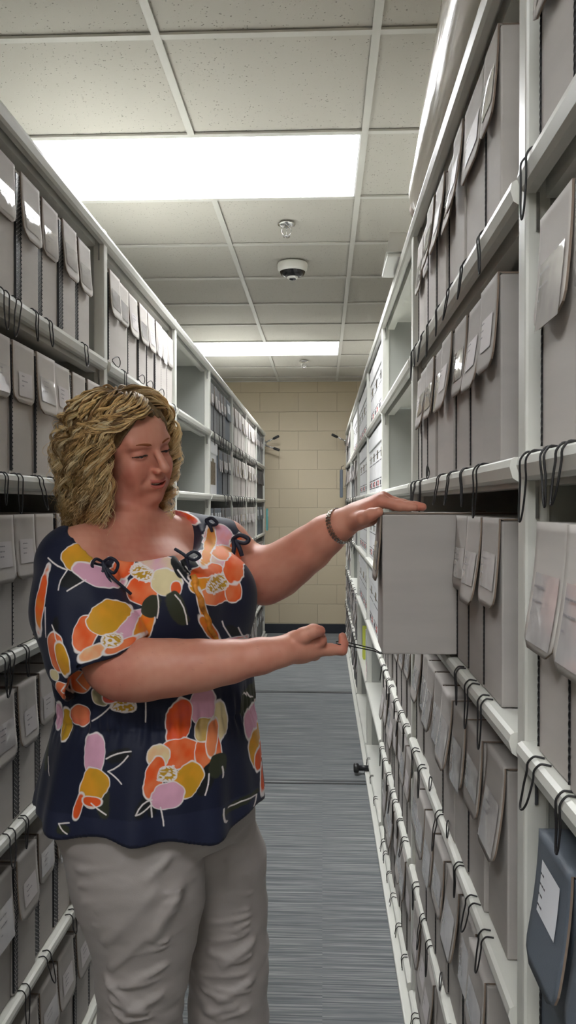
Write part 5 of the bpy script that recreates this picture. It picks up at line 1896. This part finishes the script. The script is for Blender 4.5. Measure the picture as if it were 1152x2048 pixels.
# ---- bracelet on the far wrist
wc = P3(680, 1052, 1.618)
ax_ = P3(700, 1036, 1.605) - P3(652, 1070, 1.64); ax_ /= np.linalg.norm(ax_)
ax_ = ax_ + V3(-0.05, 0, -0.22); ax_ /= np.linalg.norm(ax_)
u_ = np.cross(ax_, V3(0, 0, 1)); u_ /= np.linalg.norm(u_); w_ = np.cross(ax_, u_)
m = MB()
for i in range(30):
    a = 2 * math.pi * i / 30
    rr = 0.0345
    c = wc + (u_ * math.cos(a) + w_ * math.sin(a)) * rr
    rad = u_ * math.cos(a) + w_ * math.sin(a)
    tan = -u_ * math.sin(a) + w_ * math.cos(a)
    Mx = Matrix([list(rad) + [0], list(tan) + [0], list(ax_) + [0], [0, 0, 0, 1]]).transposed()
    Mx.translation = Vector(c)
    for k in (-1, 0, 1):
        sh = 0.0020 * (k % 2)
        m.bbox(-0.0017, 0.0017, -0.0026 + sh, 0.0026 + sh, k * 0.0042 - 0.0015, k * 0.0042 + 0.0015, 0.0009, Mx)
wear('bracelet', m.mesh('bracelet', M_SILVER))

# ---- the cord she has hooked with her forefinger
tip = P3(693, 1286, 1.448)
A = [tip + V3(-0.014, 0.008, 0.0015), tip + V3(-0.004, 0.007, 0.0014), V3(0.098, 1.550, 1.0845), V3(0.108, 1.556, 1.0772), V3(0.15, 1.562, 1.0768), V3(0.229, 1.570, 1.0768)]
B_ = [tip + V3(-0.014, -0.008, -0.001), tip + V3(-0.005, -0.008, -0.0018), V3(0.098, 1.538, 1.0825), V3(0.108, 1.542, 1.0772), V3(0.15, 1.55, 1.0768), V3(0.229, 1.560, 1.0768)]
m = MB()
m.tube([A[0] + V3(-0.004, -0.006, 0)] + A, 0.0011, 6)
m.tube([B_[0] + V3(-0.004, 0.006, 0)] + B_, 0.0011, 6)
thing('elastic_cord', 'black cord stretched from her hooked forefinger to under the pulled-out box', 'cord', group='black cord loops on the shelf lips', me=m.mesh('elastic_cord', M_CORD))

# ---- hair: a close cap of short roots, then some hundred curling locks of many strands
rs = np.random.RandomState(5)


def hair_cap_sdf(p):
    q = tohead(p)
    d = ell(q, V3(-0.016, 0, 0.032), (0.103, 0.084, 0.085))
    d = smin(d, ell(q, V3(-0.050, 0, -0.045), (0.062, 0.078, 0.075)), 0.03)
    # leave the face free
    d = smax(d, -ell(q, V3(0.100, 0.0, -0.028), (0.104, 0.086, 0.102)), 0.006)
    d = d + 0.002 * np.sin(q[:, 1] * 300 + 4 * np.sin(q[:, 2] * 60))
    return d * HS


lo = HO - 0.2; hi = HO + 0.2
X = axis_coords(lo[0], hi[0], 0.0022); Y = axis_coords(lo[1], hi[1], 0.0022); Z = axis_coords(lo[2], hi[2], 0.0022)
v, Q = skin_volume(hair_cap_sdf, X, Y, Z)
colr = np.tile(np.array(srgb(104, 84, 58)), (len(v), 1)) * (1.15 + 0.35 * noise3(v * V3(1, 3, 1), 420, 9))[:, None]
cap_v, cap_Q, cap_c = v, Q, colr

PAL = np.array([srgb(240, 214, 162), srgb(224, 192, 138), srgb(196, 160, 108), srgb(250, 228, 184), srgb(152, 118, 76), srgb(234, 204, 150), srgb(120, 92, 60), srgb(214, 180, 124)])


def scalp(az, el):
    """point on the cap; az 0 = face, positive to her left; el 90 = crown"""
    d = V3(math.cos(el) * math.cos(az), math.cos(el) * math.sin(az), math.sin(el))
    c = V3(-0.018, 0, 0.035); r = V3(0.096, 0.081, 0.084)
    return c + d * r, d


allV, allF, allC = [], [], []
nv = 0
NP = 44


def add_strands(path, n, spread, rad, curl_r, curl_n, phase, color):
    """path (NP,3) in head axes; strands wind round it"""
    global nv
    t = np.linspace(0, 1, NP)
    T = np.gradient(path, axis=0); T /= np.linalg.norm(T, axis=1)[:, None] + 1e-9
    ref = V3(0.3, 0.2, 0.93)
    U = np.cross(T, ref); U /= np.linalg.norm(U, axis=1)[:, None] + 1e-9
    W_ = np.cross(T, U)
    for s in range(n):
        a0 = rs.uniform(0, 6.28); rr = spread * math.sqrt(rs.uniform(0, 1))
        grow = (0.35 + 0.65 * t) * (1 - 0.45 * np.clip((t - 0.8) / 0.2, 0, 1))
        ph = phase + rs.normal() * 0.12
        cn = curl_n * (1 + rs.normal() * 0.015)
        amp = curl_r * np.clip((t - 0.12) / 0.45, 0, 1) ** 1.1 * (1 + 0.08 * rs.normal())
        off = U * (np.cos(a0) * rr * grow + amp * np.cos(6.283 * cn * t + ph))[:, None] + W_ * (np.sin(a0) * rr * grow + amp * np.sin(6.283 * cn * t + ph))[:, None]
        fly = rs.uniform() < 0.05
        c = path + off + (rs.normal(size=3) * 0.012 * t[:, None] ** 2 if fly else rs.normal(size=3) * 0.0008 * t[:, None])
        T2 = np.gradient(c, axis=0); T2 /= np.linalg.norm(T2, axis=1)[:, None] + 1e-9
        U2 = np.cross(T2, ref); U2 /= np.linalg.norm(U2, axis=1)[:, None] + 1e-9
        W2 = np.cross(T2, U2)
        r = rad * (1 - 0.55 * t) * (0.8 + 0.4 * rs.uniform())
        ring = [c + (U2 * math.cos(k * 2.0944) + W2 * math.sin(k * 2.0944)) * r[:, None] for k in range(3)]
        vs = np.stack(ring, 1).reshape(-1, 3)
        allV.append(vs)
        i = np.arange(NP - 1)[:, None]; k = np.arange(3)[None]
        k2 = (k + 1) % 3
        F = np.stack([i * 3 + k, i * 3 + k2, (i + 1) * 3 + k2, (i + 1) * 3 + k], -1).reshape(-1, 4) + nv
        allF.append(F); nv += len(vs)
        col = color * (1.2 + 0.10 * rs.normal())
        root = np.array(srgb(128, 100, 68))
        m_ = np.clip(t / 0.22, 0, 1)[:, None]
        cc = root * (1 - m_) + col * m_
        allC.append(np.repeat(cc, 3, 0))


G = HR @ V3(0, 0, -1)      # which way is down, in head axes


def lock(az, el, az_end, length, out, curl_r, curl_n, n=13, lift=0.0):
    p0, d0 = scalp(az, el)
    el_c = 0.10
    pts = [p0 - d0 * 0.004]
    # along the skull to the side
    K = 5
    for i in range(1, K + 1):
        t = i / K
        p, d = scalp(az + (az_end - az) * t, el + (el_c - el) * t)
        pts.append(p + d * (0.006 + lift * math.sin(math.pi * min(1, t)) + out * t))
    # then hanging
    dend = d.copy(); dend[2] = 0; dend /= np.linalg.norm(dend)
    p = pts[-1]
    for i in range(1, 7):
        t = i / 6
        pts.append(p + G * length * t + dend * (0.016 * math.sin(math.pi * t * 0.9) - 0.010 * t * t))
    pts = np.array(pts)
    seg = np.r_[0, np.cumsum(np.linalg.norm(np.diff(pts, axis=0), axis=1))]
    s_ = np.linspace(0, seg[-1], NP)
    path = np.stack([np.interp(s_, seg, pts[:, k]) for k in range(3)], 1)
    ker = np.array([1, 2, 3, 2, 1]) / 9
    for k in range(3):
        path[2:-2, k] = np.convolve(path[:, k], ker, 'valid')
    add_strands(path, n, 0.0038, 0.00066, curl_r, curl_n * seg[-1] / 0.25, rs.uniform(0, 6.28), PAL[rs.randint(len(PAL))])


D = math.radians
# sides and back, in layers
for layer, (ln, out, cnt) in enumerate(((0.228, 0.000, 60), (0.195, 0.009, 62), (0.150, 0.017, 54), (0.095, 0.022, 34))):
    for i in range(cnt):
        az_e = D(64 + 232 * (i + rs.uniform(-0.4, 0.4)) / cnt)       # 64..296 round the back
        if az_e > math.pi:
            az_e -= 2 * math.pi
        el = D(rs.uniform(15 + 8 * layer, 80))
        az = az_e * rs.uniform(0.80, 1.0) if abs(az_e) < D(150) else az_e + rs.uniform(-0.3, 0.3)
        lock(az, el, az_e, ln * rs.uniform(0.8, 1.15), out * rs.uniform(0.6, 1.2), rs.uniform(0.009, 0.017), rs.uniform(3.6, 5.4), 14, 0.004)
# swept from the parting over the near side of the brow
for i in range(64):
    az = D(rs.uniform(-14, 30)); el = D(rs.uniform(34, 76))
    lock(az, el, D(rs.uniform(-98, -54)), rs.uniform(0.12, 0.20), rs.uniform(0.004, 0.020), rs.uniform(0.008, 0.015), rs.uniform(2.8, 4.2), 14, rs.uniform(0.006, 0.013))
# the far side, from the parting down past the cheek
for i in range(34):
    az = D(rs.uniform(20, 50)); el = D(rs.uniform(34, 74))
    lock(az, el, D(rs.uniform(62, 92)), rs.uniform(0.10, 0.17), rs.uniform(0.004, 0.024), rs.uniform(0.008, 0.015), rs.uniform(3.0, 4.5), 13, rs.uniform(0.004, 0.010))
# crown
for i in range(40):
    az = D(rs.uniform(-180, 180)); el = D(rs.uniform(66, 89))
    az_e = az if abs(az) > D(75) else math.copysign(D(rs.uniform(75, 120)), az)
    lock(az, el, az_e, rs.uniform(0.05, 0.11), rs.uniform(0.010, 0.024), rs.uniform(0.004, 0.010), rs.uniform(3.5, 5), 13, 0.005)
HV = fromhead(np.concatenate(allV)); HF = np.concatenate(allF); HC = np.concatenate(allC)
HF = np.concatenate([cap_Q, HF + len(cap_v)]); HC = np.concatenate([cap_c, HC]); HV = np.concatenate([cap_v, HV])
HC = HC / np.maximum(1, HC.max(1) / 0.86)[:, None]
wear('hair', np_mesh('hair', HV, HF, M_HAIR, np.clip(HC, 0, 1)))
